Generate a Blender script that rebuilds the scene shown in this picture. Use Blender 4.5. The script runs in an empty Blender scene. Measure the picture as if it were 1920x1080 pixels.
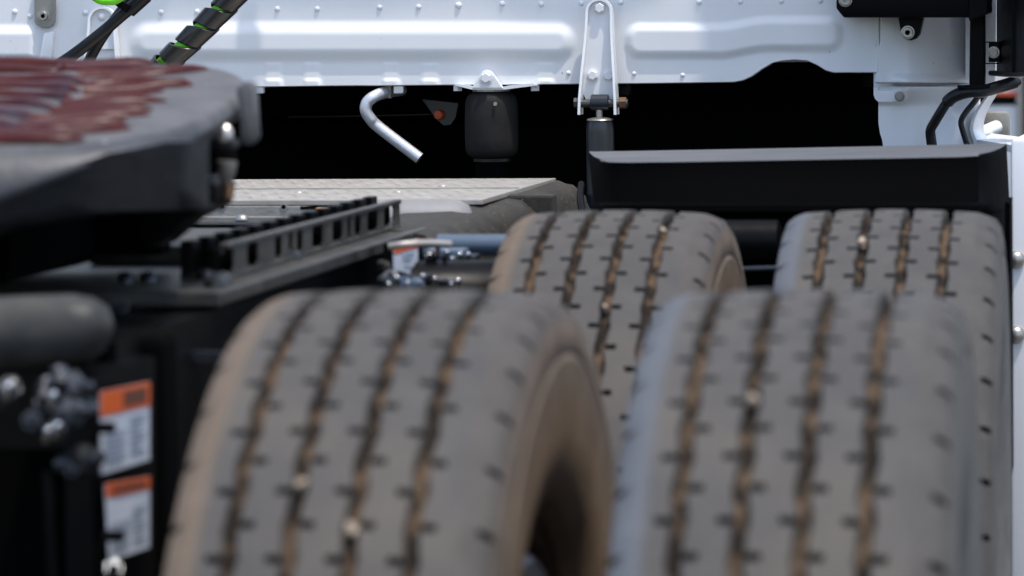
import bpy, bmesh, math, random
from mathutils import Vector, Matrix, noise
random.seed(7)
rad = math.radians
scene = bpy.context.scene
col = scene.collection

# ------------------------------------------------------------------ camera
F = 6750.0                       # focal length in pixels of the 1920 px wide photograph
CX, CY = 960.0, 540.0
VPX, VPY = 2045.0, 43.0          # where the truck's long axis vanishes
ROLL = rad(-0.6)
CAMLOC = Vector((0, 0, 1.245))
d = Vector(((VPX - CX) / F, (CY - VPY) / F, -1)).normalized()
du = Matrix.Rotation(ROLL, 3, 'Z') @ d
pitch = math.atan2(du.y, -du.z)
yaw = math.asin(du.x)
CAMR = Matrix.Rotation(yaw, 3, 'Z') @ Matrix.Rotation(math.pi / 2 - pitch, 3, 'X') @ Matrix.Rotation(ROLL, 3, 'Z')
cam_data = bpy.data.cameras.new('camera')
cam = bpy.data.objects.new('camera', cam_data)
col.objects.link(cam)
cam.matrix_world = Matrix.Translation(CAMLOC) @ CAMR.to_4x4()
cam_data.sensor_width = 36.0
cam_data.lens = 36.0 * F / 1920.0
cam_data.clip_start = 0.05
cam_data.clip_end = 5000
cam_data.dof.use_dof = True
cam_data.dof.focus_distance = 6.3
cam_data.dof.aperture_fstop = 6.2
cam_data.dof.aperture_blades = 0
scene.camera = cam

# ------------------------------------------------------------------ sky, sun, exposure
SUN_EL, SUN_AZ = rad(72), rad(55)       # azimuth measured from straight behind the camera towards the right
sv = Vector((math.sin(SUN_AZ) * math.cos(SUN_EL), -math.cos(SUN_AZ) * math.cos(SUN_EL), math.sin(SUN_EL)))
world = bpy.data.worlds.new('World')
scene.world = world
world.use_nodes = True
wn = world.node_tree.nodes
bg = wn['Background']
sky = wn.new('ShaderNodeTexSky')
sky.sky_type = 'NISHITA'
sky.sun_disc = False
sky.sun_elevation = SUN_EL
sky.sun_rotation = math.atan2(sv.x, sv.y)
sky.air_density = 1.0
sky.dust_density = 2.0
world.node_tree.links.new(sky.outputs[0], bg.inputs[0])
bg.inputs[1].default_value = 0.15
sl = bpy.data.lights.new('sun', 'SUN')
sl.energy = 2.05
sl.angle = rad(0.5)
sl.color = (1.0, 0.95, 0.88)
so = bpy.data.objects.new('sun', sl)
col.objects.link(so)
so.rotation_euler = sv.to_track_quat('Z', 'Y').to_euler()
scene.view_settings.view_transform = 'Standard'
scene.view_settings.look = 'None'
scene.view_settings.exposure = 0.9
scene.view_settings.gamma = 1.0
scene.render.engine = 'CYCLES'
scene.cycles.use_denoising = True
scene.cycles.max_bounces = 8
scene.cycles.sample_clamp_indirect = 6.0

# ------------------------------------------------------------------ helpers
def P(px, py, Y):
    """The point of the plane y = Y that the photograph shows at pixel px, py."""
    v = CAMR @ Vector(((px - CX) / F, (CY - py) / F, -1.0))
    return CAMLOC + v * ((Y - CAMLOC.y) / v.y)

def Pz(px, py, z):
    v = CAMR @ Vector(((px - CX) / F, (CY - py) / F, -1.0))
    return CAMLOC + v * ((z - CAMLOC.z) / v.z)

def M(px, Y):
    """metres covered by px photo pixels at distance Y"""
    return px * Y / F * 1.013

WO = {}                                  # world origin of every object
def empty(name, loc, parent=None):
    o = bpy.data.objects.new(name, None)
    o.empty_display_size = 0.1
    col.objects.link(o)
    loc = Vector(loc)
    WO[o.name] = loc
    if parent is not None:
        o.parent = parent
        o.location = loc - WO[parent.name]
    else:
        o.location = loc
    return o

def tag(o, label=None, cat=None, group=None, kind=None):
    if label: o['label'] = label
    if cat: o['category'] = cat
    if group: o['group'] = group
    if kind: o['kind'] = kind
    return o

def obj_from_mesh(name, me, parent, origin):
    o = bpy.data.objects.new(name, me)
    col.objects.link(o)
    origin = Vector(origin)
    WO[o.name] = origin
    if parent is not None:
        o.parent = parent
        o.location = origin - WO[parent.name]
    else:
        o.location = origin
    return o

def finish(me, mat, smooth):
    if mat is not None:
        me.materials.append(mat)
    if smooth:
        me.polygons.foreach_set('use_smooth', [True] * len(me.polygons))
        me.set_sharp_from_angle(angle=rad(smooth if smooth is not True else 40))
    me.update()

class MB:
    """collects simple solids and links them as one mesh"""
    def __init__(s):
        s.v, s.f = [], []
    def add(s, vs, fs):
        n = len(s.v)
        s.v += [Vector(v) for v in vs]
        s.f += [[i + n for i in f] for f in fs]
        return s
    def box(s, c, size, rot=None, taper=None):
        c = Vector(c)
        hx, hy, hz = [k / 2 for k in size]
        vs = []
        for z in (-hz, hz):
            for (x, y) in ((-hx, -hy), (hx, -hy), (hx, hy), (-hx, hy)):
                p = Vector((x, y, z))
                if taper and z > 0: p.x *= taper; p.y *= taper
                if rot: p = rot @ p
                vs.append(c + p)
        return s.add(vs, [(3, 2, 1, 0), (4, 5, 6, 7), (0, 1, 5, 4), (1, 2, 6, 5), (2, 3, 7, 6), (3, 0, 4, 7)])
    def chamfer_box(s, c, size, b, rot=None):
        me = bpy.data.meshes.new('tmp')
        bm = bmesh.new()
        bmesh.ops.create_cube(bm, size=1)
        for v in bm.verts:
            v.co = Vector((v.co.x * size[0], v.co.y * size[1], v.co.z * size[2]))
        bmesh.ops.bevel(bm, geom=bm.edges[:], offset=b, segments=2, profile=0.6, affect='EDGES')
        c = Vector(c)
        vs = [c + ((rot @ v.co) if rot else v.co) for v in bm.verts]
        bm.verts.index_update()
        fs = [[v.index for v in f.verts] for f in bm.faces]
        bm.free(); bpy.data.meshes.remove(me)
        return s.add(vs, fs)
    def tube(s, pts, r, n=12, caps=True, flat=1.0, inner=None):
        pts = [Vector(p) for p in pts]
        rs = r if isinstance(r, (list, tuple)) else [r] * len(pts)
        up = Vector((0, 0, 1))
        vs, fs = [], []
        prev = None
        for i, p in enumerate(pts):
            t = (pts[min(i + 1, len(pts) - 1)] - pts[max(i - 1, 0)]).normalized()
            if prev is None:
                a = t.cross(up)
                if a.length < 1e-3: a = t.cross(Vector((1, 0, 0)))
                a.normalize()
            else:
                a = (prev - t * prev.dot(t)).normalized()
            prev = a
            b = t.cross(a).normalized()
            for k in range(n):
                th = 2 * math.pi * k / n
                vs.append(p + a * math.cos(th) * rs[i] + b * math.sin(th) * rs[i] * flat)
        for i in range(len(pts) - 1):
            for k in range(n):
                k2 = (k + 1) % n
                fs.append((i * n + k, i * n + k2, (i + 1) * n + k2, (i + 1) * n + k))
        if caps:
            fs.append(tuple(range(n))[::-1])
            fs.append(tuple((len(pts) - 1) * n + k for k in range(n)))
        return s.add(vs, fs)
    def lathe(s, prof, c, axis, n=24, cap0=True, cap1=True):
        """prof: (distance along axis, radius)"""
        axis = Vector(axis).normalized()
        a = axis.orthogonal().normalized()
        b = axis.cross(a)
        c = Vector(c)
        vs, fs = [], []
        for (h, r) in prof:
            for k in range(n):
                th = 2 * math.pi * k / n
                vs.append(c + axis * h + a * math.cos(th) * r + b * math.sin(th) * r)
        for i in range(len(prof) - 1):
            for k in range(n):
                k2 = (k + 1) % n
                fs.append((i * n + k, i * n + k2, (i + 1) * n + k2, (i + 1) * n + k))
        if cap0: fs.append(tuple(range(n))[::-1])
        if cap1: fs.append(tuple((len(prof) - 1) * n + k for k in range(n)))
        return s.add(vs, fs)
    def prism(s, front, back):
        n = len(front)
        vs = list(front) + list(back)
        fs = [tuple(range(n)), tuple(range(2 * n - 1, n - 1, -1))]
        for i in range(n):
            j = (i + 1) % n
            fs.append((i, i + n, j + n, j))
        return s.add(vs, fs)
    def build(s, name, mat, parent=None, smooth=None, origin=None, bevel=0):
        if origin is None:
            lo = Vector([min(v[i] for v in s.v) for i in range(3)])
            hi = Vector([max(v[i] for v in s.v) for i in range(3)])
            origin = (lo + hi) / 2
            origin.z = lo.z
        origin = Vector(origin)
        me = bpy.data.meshes.new(name)
        me.from_pydata([v - origin for v in s.v], [], s.f)
        bm = bmesh.new(); bm.from_mesh(me)
        bmesh.ops.recalc_face_normals(bm, faces=bm.faces[:])
        if bevel:
            es = [e for e in bm.edges if e.is_manifold and e.calc_face_angle(0) > rad(35)]
            bmesh.ops.bevel(bm, geom=es, offset=bevel, segments=2, profile=0.6, affect='EDGES', clamp_overlap=True)
        bm.to_mesh(me); bm.free()
        finish(me, mat, smooth)
        return obj_from_mesh(name, me, parent, origin)

def prism_px(name, pts, Y, thick, mat, parent, bevel=0, smooth=None):
    fr = [P(x, y, Y) for x, y in pts]
    bk = [p + Vector((0, thick, 0)) for p in fr]
    return MB().prism(fr, bk).build(name, mat, parent, bevel=bevel, smooth=smooth)

def smooth_path(pts, k=8):
    pts = [Vector(p) for p in pts]
    out = []
    n = len(pts)
    for i in range(n - 1):
        p0, p1, p2, p3 = pts[max(i - 1, 0)], pts[i], pts[i + 1], pts[min(i + 2, n - 1)]
        for j in range(k):
            t = j / k
            out.append(0.5 * ((2 * p1) + (p2 - p0) * t + (2 * p0 - 5 * p1 + 4 * p2 - p3) * t * t + (3 * p1 - p0 - 3 * p2 + p3) * t ** 3))
    out.append(pts[-1])
    return out

def smoothstep(a, b, x):
    if a > b: return 1 - smoothstep(b, a, x)
    t = max(0.0, min(1.0, (x - a) / (b - a)))
    return t * t * (3 - 2 * t)

def grid_mesh(name, cols, mat, parent, smooth=50):
    """cols: list of columns of points"""
    nc, nr = len(cols), len(cols[0])
    vs = [p for c in cols for p in c]
    fs = [(i * nr + j, (i + 1) * nr + j, (i + 1) * nr + j + 1, i * nr + j + 1) for i in range(nc - 1) for j in range(nr - 1)]
    m = MB().add(vs, fs)
    return m.build(name, mat, parent, smooth=smooth)

# ------------------------------------------------------------------ materials
def mat(name, base, rough=0.5, metal=0.0, noise_scale=None, noise_amt=0.0, tint=None, bump=0.0, bump_scale=None, coat=0.0, spec=0.5, spots=None):
    m = bpy.data.materials.new(name)
    m.use_nodes = True
    nt = m.node_tree; N = nt.nodes; L = nt.links
    b = N['Principled BSDF']
    b.inputs['Base Color'].default_value = (*base, 1)
    b.inputs['Roughness'].default_value = rough
    b.inputs['Metallic'].default_value = metal
    b.inputs['Coat Weight'].default_value = coat
    b.inputs['Coat Roughness'].default_value = 0.08
    b.inputs['Specular IOR Level'].default_value = spec
    tc = N.new('ShaderNodeTexCoord')
    last = None
    if noise_scale:
        nz = N.new('ShaderNodeTexNoise')
        nz.inputs['Scale'].default_value = noise_scale
        nz.inputs['Detail'].default_value = 6
        nz.inputs['Roughness'].default_value = 0.65
        L.new(tc.outputs['Object'], nz.inputs['Vector'])
        mr = N.new('ShaderNodeMapRange')
        mr.inputs['From Min'].default_value = 0.35; mr.inputs['From Max'].default_value = 0.7
        mr.inputs['To Max'].default_value = noise_amt
        L.new(nz.outputs['Fac'], mr.inputs['Value'])
        mx = N.new('ShaderNodeMix'); mx.data_type = 'RGBA'
        mx.inputs['A'].default_value = (*base, 1)
        mx.inputs['B'].default_value = (*(tint or [c * 0.5 for c in base]), 1)
        L.new(mr.outputs['Result'], mx.inputs['Factor'])
        last = mx.outputs['Result']
        rr = N.new('ShaderNodeMapRange')
        rr.inputs['To Min'].default_value = rough * 0.85; rr.inputs['To Max'].default_value = min(1, rough * 1.2)
        L.new(nz.outputs['Fac'], rr.inputs['Value'])
        L.new(rr.outputs['Result'], b.inputs['Roughness'])
    if spots:
        sc_, thr, colr = spots
        vz = N.new('ShaderNodeTexNoise')
        vz.inputs['Scale'].default_value = sc_
        vz.inputs['Detail'].default_value = 2
        L.new(tc.outputs['Object'], vz.inputs['Vector'])
        cr = N.new('ShaderNodeMapRange')
        cr.inputs['From Min'].default_value = thr; cr.inputs['From Max'].default_value = thr + 0.03
        L.new(vz.outputs['Fac'], cr.inputs['Value'])
        mx2 = N.new('ShaderNodeMix'); mx2.data_type = 'RGBA'
        if last is not None: L.new(last, mx2.inputs['A'])
        else: mx2.inputs['A'].default_value = (*base, 1)
        mx2.inputs['B'].default_value = (*colr, 1)
        L.new(cr.outputs['Result'], mx2.inputs['Factor'])
        last = mx2.outputs['Result']
    if last is not None:
        L.new(last, b.inputs['Base Color'])
    if bump:
        bz = N.new('ShaderNodeTexNoise')
        bz.inputs['Scale'].default_value = bump_scale or 200
        bz.inputs['Detail'].default_value = 4
        L.new(tc.outputs['Object'], bz.inputs['Vector'])
        bp = N.new('ShaderNodeBump')
        bp.inputs['Strength'].default_value = bump
        bp.inputs['Distance'].default_value = 0.002
        L.new(bz.outputs['Fac'], bp.inputs['Height'])
        L.new(bp.outputs['Normal'], b.inputs['Normal'])
    return m

WHITE = mat('white_paint', (0.78, 0.793, 0.797), 0.50, 0, 5, 0.30, (0.62, 0.615, 0.59), coat=0.05, spots=(120, 0.765, (0.25, 0.22, 0.18)))
WHITE2 = mat('white_paint_clean', (0.77, 0.78, 0.79), 0.35, 0, 25, 0.12, (0.6, 0.58, 0.55), coat=0.2)
GREYSTRAP = mat('dull_plated_steel', (0.30, 0.29, 0.26), 0.5, 0.4, 40, 0.6, (0.2, 0.18, 0.15))
BLACK = mat('black_plastic', (0.0022, 0.0023, 0.0028), 0.42, 0, 30, 0.3, (0.0035, 0.0035, 0.0035), spec=0.08)
BLACKP = mat('black_chassis_paint', (0.0022, 0.0023, 0.0028), 0.38, 0, 14, 0.5, (0.0035, 0.0032, 0.0028), bump=0.2, bump_scale=60, spec=0.10)
DEEP = mat('shade_black_metal', (0.0025, 0.0025, 0.0025), 0.9, 0, spec=0.02)  # near-black colour that holds the deep shade of underbody, recesses and gaps
DUSTY = mat('dusty_black_steel', (0.020, 0.019, 0.017), 0.42, 0, 16, 0.85, (0.070, 0.065, 0.054), bump=0.4, bump_scale=90)
MUDDY = mat('muddy_dark_steel', (0.010, 0.009, 0.006), 0.65, 0, 22, 0.9, (0.036, 0.030, 0.020), bump=0.5, bump_scale=70, spots=(160, 0.68, (0.2, 0.17, 0.13)))
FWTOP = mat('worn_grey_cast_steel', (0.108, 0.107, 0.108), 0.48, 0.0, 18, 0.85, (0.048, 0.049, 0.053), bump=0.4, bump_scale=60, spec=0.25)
FWRAMP = mat('shaded_ramp_steel', (0.030, 0.031, 0.035), 0.45, 0.1, 22, 0.7, (0.014, 0.015, 0.017), bump=0.5, bump_scale=60, spec=0.35)  # shade under the plate's rolled edge put into the steel colour
FWSIDE = mat('shaded_cast_steel', (0.017, 0.018, 0.021), 0.5, 0.1, 20, 0.9, (0.006, 0.006, 0.008), bump=0.5, bump_scale=50, spec=0.3)  # skirt's shade, as it faces away from the light, is in this colour
GREASE = mat('dark_red_grease', (0.058, 0.0095, 0.006), 0.36, 0, 30, 0.7, (0.026, 0.0035, 0.0035), bump=0.6, bump_scale=45, spec=0.2)
ALU = mat('bright_aluminium', (0.44, 0.415, 0.375), 0.45, 0.4, 14, 0.7, (0.26, 0.235, 0.20), bump=0.3, bump_scale=200)
SILVER = mat('satin_silver_pipe', (0.66, 0.68, 0.72), 0.34, 0.55, 40, 0.3, (0.5, 0.5, 0.52), bump=0.25, bump_scale=160)
STEEL = mat('steel_screw', (0.42, 0.40, 0.37), 0.35, 0.8, 90, 0.6, (0.2, 0.18, 0.15))
DARKBOLT = mat('dark_plated_bolt', (0.10, 0.095, 0.09), 0.35, 0.7, 90, 0.6, (0.05, 0.045, 0.04))
RUSTY = mat('rusty_brown_steel', (0.16, 0.085, 0.04), 0.8, 0, 25, 0.9, (0.07, 0.035, 0.018), bump=0.6, bump_scale=60)
RUBBER = mat('black_rubber_hose', (0.007, 0.007, 0.008), 0.40, 0, 40, 0.4, (0.013, 0.012, 0.011), bump=0.2, bump_scale=120, spec=0.3)
SPIRAL = mat('black_spiral_wrap', (0.012, 0.012, 0.013), 0.28, 0, 60, 0.5, (0.02, 0.018, 0.016))
GREEN = mat('lime_green_hose', (0.16, 0.62, 0.012), 0.4, 0, 50, 0.3, (0.12, 0.48, 0.01))
AIRBAG = mat('matt_black_rubber', (0.014, 0.013, 0.0125), 0.7, 0, 25, 0.6, (0.024, 0.022, 0.020), bump=0.4, bump_scale=70, spec=0.2)
SHOCKP = mat('blue_black_paint', (0.014, 0.017, 0.022), 0.3, 0, 40, 0.4, (0.028, 0.03, 0.034))
FENDER = mat('black_moulded_fender', (0.0012, 0.0013, 0.0016), 0.75, 0, 12, 0.5, (0.0024, 0.0022, 0.002), spec=0.015, spots=(60, 0.755, (0.02, 0.018, 0.014)))
FENDTOP = mat('pale_grey_on_black', (0.105, 0.108, 0.114), 0.5, 0, 9, 0.7, (0.07, 0.072, 0.076), spec=0.3)
BLUETUBE = mat('blue_grey_paint', (0.075, 0.11, 0.155), 0.3, 0, 30, 0.5, (0.055, 0.075, 0.10))
ORANGE = mat('orange_plastic', (0.62, 0.10, 0.035), 0.4, 0, 60, 0.3, (0.45, 0.07, 0.03))
AMBER = mat('amber_lens', (0.62, 0.27, 0.03), 0.25, 0, 60, 0.3, (0.5, 0.2, 0.02))
LABELO = mat('orange_label_band', (0.52, 0.085, 0.008), 0.45, 0, 60, 0.2, (0.62, 0.10, 0.01))
LABELW = mat('white_label_paper', (0.42, 0.46, 0.52), 0.5, 0, 60, 0.3, (0.56, 0.62, 0.70))
LABELK = mat('dark_label_print', (0.10, 0.03, 0.015), 0.6)
LABELG = mat('grey_label_print', (0.24, 0.29, 0.36), 0.6)
WETMETAL = mat('oily_grey_metal', (0.05, 0.054, 0.06), 0.24, 0.5, 30, 0.6, (0.02, 0.02, 0.02), bump=0.6, bump_scale=110)
ASPHALT = mat('asphalt', (0.085, 0.082, 0.078), 0.9, 0, 3, 0.6, (0.06, 0.058, 0.055), bump=0.5, bump_scale=150)
TANKW = mat('pale_tank_paint', (0.22, 0.22, 0.225), 0.5, 0, 30, 0.5, (0.15, 0.145, 0.135), spec=0.3)
GLINT = mat('glint_metal', (0.6, 0.6, 0.6), 0.12, 1.0, 60, 0.3, (0.4, 0.4, 0.4))
TUBEDUST = mat('dusty_dark_tube', (0.026, 0.026, 0.025), 0.5, 0, 12, 0.9, (0.085, 0.080, 0.068), bump=0.3, bump_scale=70, spec=0.25)
FITGREY = mat('dull_blue_grey_metal', (0.055, 0.062, 0.072), 0.35, 0.2, 40, 0.6, (0.03, 0.033, 0.038))
GLINT2 = mat('pale_glint_spot', (0.16, 0.155, 0.15), 0.25)
FWMID = mat('half_shaded_ramp_steel', (0.060, 0.062, 0.068), 0.45, 0.1, 14, 0.9, (0.028, 0.029, 0.033), bump=0.5, bump_scale=50, spec=0.3)  # ramp's falloff from lit grey to shade, painted as a middle tone
STONE = mat('pale_pebble', (0.33, 0.26, 0.19), 0.5, 0, 200, 0.8, (0.18, 0.14, 0.10))
GLASS = mat('dark_glass', (0.01, 0.012, 0.014), 0.05, 0)
FARWHITE = mat('far_white_paint', (0.70, 0.70, 0.69), 0.4, 0, 3, 0.2, (0.6, 0.6, 0.58))

def tyre_mat(name, rib, shoulder, right_shoulder, mud, wall_):
    m = bpy.data.materials.new(name)
    m.use_nodes = True
    nt = m.node_tree; N = nt.nodes; L = nt.links
    b = N['Principled BSDF']
    b.inputs['Specular IOR Level'].default_value = 0.2
    at = N.new('ShaderNodeAttribute'); at.attribute_name = 'zone'
    sep = N.new('ShaderNodeSeparateColor')
    L.new(at.outputs['Color'], sep.inputs['Color'])
    uv = N.new('ShaderNodeUVMap'); uv.uv_map = 'UVMap'
    # broad dust clouds
    tc = N.new('ShaderNodeTexCoord')
    n1 = N.new('ShaderNodeTexNoise'); n1.inputs['Scale'].default_value = 14; n1.inputs['Detail'].default_value = 7; n1.inputs['Roughness'].default_value = 0.7
    L.new(tc.outputs['Object'], n1.inputs['Vector'])
    # fine crosswise wear lines: stretched along the axle
    mp = N.new('ShaderNodeMapping'); mp.inputs['Scale'].default_value = (420, 22, 1)
    L.new(uv.outputs['UV'], mp.inputs['Vector'])
    n2 = N.new('ShaderNodeTexNoise'); n2.inputs['Scale'].default_value = 1.0; n2.inputs['Detail'].default_value = 3
    L.new(mp.outputs['Vector'], n2.inputs['Vector'])
    def mixc(a, bb, fac):
        x = N.new('ShaderNodeMix'); x.data_type = 'RGBA'
        for sock, v in (('A', a), ('B', bb)):
            if isinstance(v, tuple): x.inputs[sock].default_value = (*v, 1)
            else: L.new(v, x.inputs[sock])
        if isinstance(fac, float): x.inputs['Factor'].default_value = fac
        else: L.new(fac, x.inputs['Factor'])
        return x.outputs['Result']
    def rng(sock, a, bb, c, dd):
        r = N.new('ShaderNodeMapRange')
        r.inputs['From Min'].default_value = a; r.inputs['From Max'].default_value = bb
        r.inputs['To Min'].default_value = c; r.inputs['To Max'].default_value = dd
        L.new(sock, r.inputs['Value']); return r.outputs['Result']
    ribc = mixc(rib, tuple(c * 0.74 for c in rib), rng(n1.outputs['Fac'], 0.3, 0.7, 0, 1))
    ribc = mixc(ribc, tuple(c * 0.62 for c in rib), rng(n2.outputs['Fac'], 0.52, 0.72, 0, 0.8))
    n4 = N.new('ShaderNodeTexNoise'); n4.inputs['Scale'].default_value = 4.5; n4.inputs['Detail'].default_value = 5; n4.inputs['Roughness'].default_value = 0.6
    L.new(tc.outputs['Object'], n4.inputs['Vector'])
    ribc = mixc(ribc, (0.10, 0.088, 0.076), rng(n4.outputs['Fac'], 0.50, 0.68, 0, 0.75))
    ribc = mixc(ribc, (0.048, 0.050, 0.054), rng(n4.outputs['Fac'], 0.46, 0.34, 0, 0.7))
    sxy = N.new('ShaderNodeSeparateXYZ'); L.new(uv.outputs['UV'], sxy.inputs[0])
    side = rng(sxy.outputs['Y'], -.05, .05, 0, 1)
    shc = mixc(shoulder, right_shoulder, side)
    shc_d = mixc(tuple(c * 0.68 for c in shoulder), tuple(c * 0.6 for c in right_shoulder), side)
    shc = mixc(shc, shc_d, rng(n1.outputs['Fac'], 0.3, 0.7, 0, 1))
    # tuple(c * 0.7 for c in shoulder), rng(n1.outputs['Fac'], 0.3, 0.7, 0, 1))
    c = mixc(ribc, shc, sep.outputs['Green'])
    ng = N.new('ShaderNodeTexNoise'); ng.inputs['Scale'].default_value = 38; ng.inputs['Detail'].default_value = 4
    L.new(tc.outputs['Object'], ng.inputs['Vector'])
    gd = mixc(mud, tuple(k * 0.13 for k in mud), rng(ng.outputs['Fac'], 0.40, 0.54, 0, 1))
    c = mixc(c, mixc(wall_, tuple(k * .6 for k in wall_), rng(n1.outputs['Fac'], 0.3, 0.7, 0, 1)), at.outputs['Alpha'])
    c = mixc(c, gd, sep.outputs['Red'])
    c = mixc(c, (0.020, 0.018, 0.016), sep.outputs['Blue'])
    L.new(c, b.inputs['Base Color'])
    b.inputs['Roughness'].default_value = 0.78
    bp = N.new('ShaderNodeBump'); bp.inputs['Strength'].default_value = 0.35; bp.inputs['Distance'].default_value = 0.0012
    add = N.new('ShaderNodeMath'); add.operation = 'ADD'
    n3 = N.new('ShaderNodeTexNoise'); n3.inputs['Scale'].default_value = 260; n3.inputs['Detail'].default_value = 3
    L.new(tc.outputs['Object'], n3.inputs['Vector'])
    L.new(n2.outputs['Fac'], add.inputs[0]); L.new(n3.outputs['Fac'], add.inputs[1])
    L.new(add.outputs[0], bp.inputs['Height'])
    L.new(bp.outputs['Normal'], b.inputs['Normal'])
    return m

TYRE_IN = tyre_mat('dusty_tyre_tan_shoulder', (0.080, 0.076, 0.071), (0.150, 0.115, 0.086), (0.088, 0.079, 0.072), (0.088, 0.058, 0.036), (0.34, 0.24, 0.155))  # last colour: sidewall mud, brightened in place of light reaching between the duals
TYRE_OUT = tyre_mat('dusty_tyre_skytint_shoulder', (0.080, 0.077, 0.073), (0.110, 0.120, 0.135), (0.080, 0.075, 0.070), (0.088, 0.060, 0.038), (0.15, 0.145, 0.135))  # left shoulder colour carries the blue-grey sky reflection on the rubber

# ------------------------------------------------------------------ ground
GZ = 0.05
g = MB().add([(-900, -900, GZ), (900, -900, GZ), (900, 900, GZ), (-900, 900, GZ)], [(0, 1, 2, 3)]).build('ground', ASPHALT, origin=(0, 0, GZ))
tag(g, 'dark asphalt yard under the truck', kind='structure')

# ------------------------------------------------------------------ the truck
CLX = -1.345                                  # centre line of the truck
truck = empty('semi_truck', (CLX, 4.5, GZ))
tag(truck, 'white semi truck seen low from behind, with dual rear wheels and greasy fifth wheel', 'truck')

WY = 6.40                                     # the cab's rear wall
# --- cab body behind the wall (out of focus darkness below it)
cab = MB()
cab.chamfer_box((-1.39, WY + 1.30, 2.52), (2.12, 2.40, 2.68), 0.03)
cab.box((-.205, WY + 1.22, 2.50), (.03, 2.3, 2.7))
cab_o = cab.build('cab_body', WHITE2, truck, smooth=40)

def rrect(x, y, x0, x1, y0, y1, r):
    cx, cy = (x0 + x1) / 2, (y0 + y1) / 2
    qx = abs(x - cx) - (x1 - x0) / 2 + r
    qy = abs(y - cy) - (y1 - y0) / 2 + r
    return math.hypot(max(qx, 0), max(qy, 0)) + min(max(qx, qy), 0) - r

def pad(x, y, x0, x1, y0, y1, r, h, w):
    """raised pressing with rolled edges, w wide"""
    return h * smoothstep(0, w, -rrect(x, y, x0, x1, y0, y1, r))

def bottom_edge(x):
    pts = [(-80, 166), (470, 162), (620, 160), (1040, 157), (1240, 155), (1375, 153), (1392, 150), (1408, 143), (1428, 129), (1448, 117), (1466, 113),
           (1490, 111), (1514, 113), (1532, 121), (1548, 131), (1562, 135), (1660, 135)]
    for (a, b), (c, e) in zip(pts, pts[1:]):
        if a <= x <= c:
            return b + (e - b) * (x - a) / (c - a)
    return pts[-1][1]

TABS = (513, 585, 733, 806, 1022)
def wall_disp(x, y):
    s = smoothstep(1345, 1440, x) * 13
    h = pad(x, y, -500, 76, 44, 122, 20, 0.009, 22)
    h += pad(x, y, 238, 1084, 36, 120, 40, 0.009, 30)
    h += pad(x, y + s, 1168, 1584, 40, 114, 32, 0.008, 20)
    for t in TABS:
        w = 13 + max(0, (y - 145) * 0.3)
        if y > 140 and abs(x - t) < w + 4:
            h += 0.0034 * smoothstep(146, 152, y) * (1 - smoothstep(w - 3, w + 2, abs(x - t)))
        if 118 < y and abs(x - t) < 22:
            h += 0.0012 * (1 - smoothstep(13, 16, abs(x - t))) * smoothstep(116, 120, y)
    return h
cols = []
x = -80.0
while x <= 1650:
    bt = bottom_edge(x)
    ys = [-70, -40, -15] + [0 + (bt) * k / 62 for k in range(63)]
    c = [P(x, y, WY - wall_disp(x, min(y, bt))) for y in ys]
    q = c[-1]
    c.append(q + Vector((0, 0.004, -0.0015)))
    c.append(q + Vector((0, 0.03, -0.001)))
    c.append(q + Vector((0, 0.03, 0.03)))
    cols.append(c)
    x += 4
wall = grid_mesh('rear_wall', cols, WHITE, truck, smooth=60)
wall['label'] = 'pressed white sheet-metal rear wall of the cab with raised panels'
# upper wall out of the frame
up = MB()
a, b_ = P(-80, -70, WY), P(1650, -70, WY)
up.prism([a, b_, Vector((b_.x, WY, 3.9)), Vector((a.x, WY, 3.9))], [p + Vector((0, 0.045, 0)) for p in (a, b_, Vector((b_.x, WY, 3.9)), Vector((a.x, WY, 3.9)))])
up.build('upper_wall', WHITE2, truck)

# fasteners ---------------------------------------------------------
def bolt_mesh(name, r, h, m, washer=1.25, wash_h=0.15, dome=False, socket=False):
    """head pointing to -Y, base at origin"""
    b = MB()
    ax = (0, -1, 0)
    if dome:
        prof = [(0, r), (h * 0.35, r * 0.96), (h * 0.7, r * 0.72), (h * 0.92, r * 0.4), (h, r * 0.1)]
        b.lathe(prof, (0, 0, 0), ax, 14)
    elif socket:
        b.lathe([(0, r * washer), (h * 0.2, r * washer), (h * 0.22, r), (h * 0.9, r * 0.95), (h, r * 0.85), (h, r * 0.45), (-h * 2.5, r * 0.42)], (0, 0, 0), ax, 18)
    else:
        b.lathe([(0, r * washer), (h * wash_h, r * washer), (h * (wash_h + .02), r * 0.99)], (0, 0, 0), ax, 18)
        b.lathe([(h * wash_h, r), (h * 0.9, r), (h, r * 0.88)], (0, 0, 0), ax, 6)
    o = b.build(name, m, None, smooth=35, origin=(0, 0, 0))
    me = o.data
    bpy.data.objects.remove(o)
    return me
RIVET = bolt_mesh('rivet', 0.0062, 0.0045, WHITE2, dome=True)
HEXW = bolt_mesh('hex_bolt_white', 0.0088, 0.009, WHITE2)
HEXD = bolt_mesh('hex_bolt_dark', 0.0085, 0.009, GREYSTRAP)
SOCK = bolt_mesh('socket_screw', 0.0100, 0.007, STEEL, socket=True, washer=1.2)
SOCKS = bolt_mesh('socket_screw_small', 0.0085, 0.006, STEEL, socket=True, washer=1.35)
DOMES = bolt_mesh('dome_screw', 0.013, 0.010, STEEL, dome=True)
def put(name, me, px, py, Y, parent, scale=1.0, rx=0.0):
    o = obj_from_mesh(name, me, parent, P(px, py, Y))
    o.scale = (scale, scale, scale)
    o.rotation_euler = (rx, random.uniform(0, 1), 0)
    return o
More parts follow.
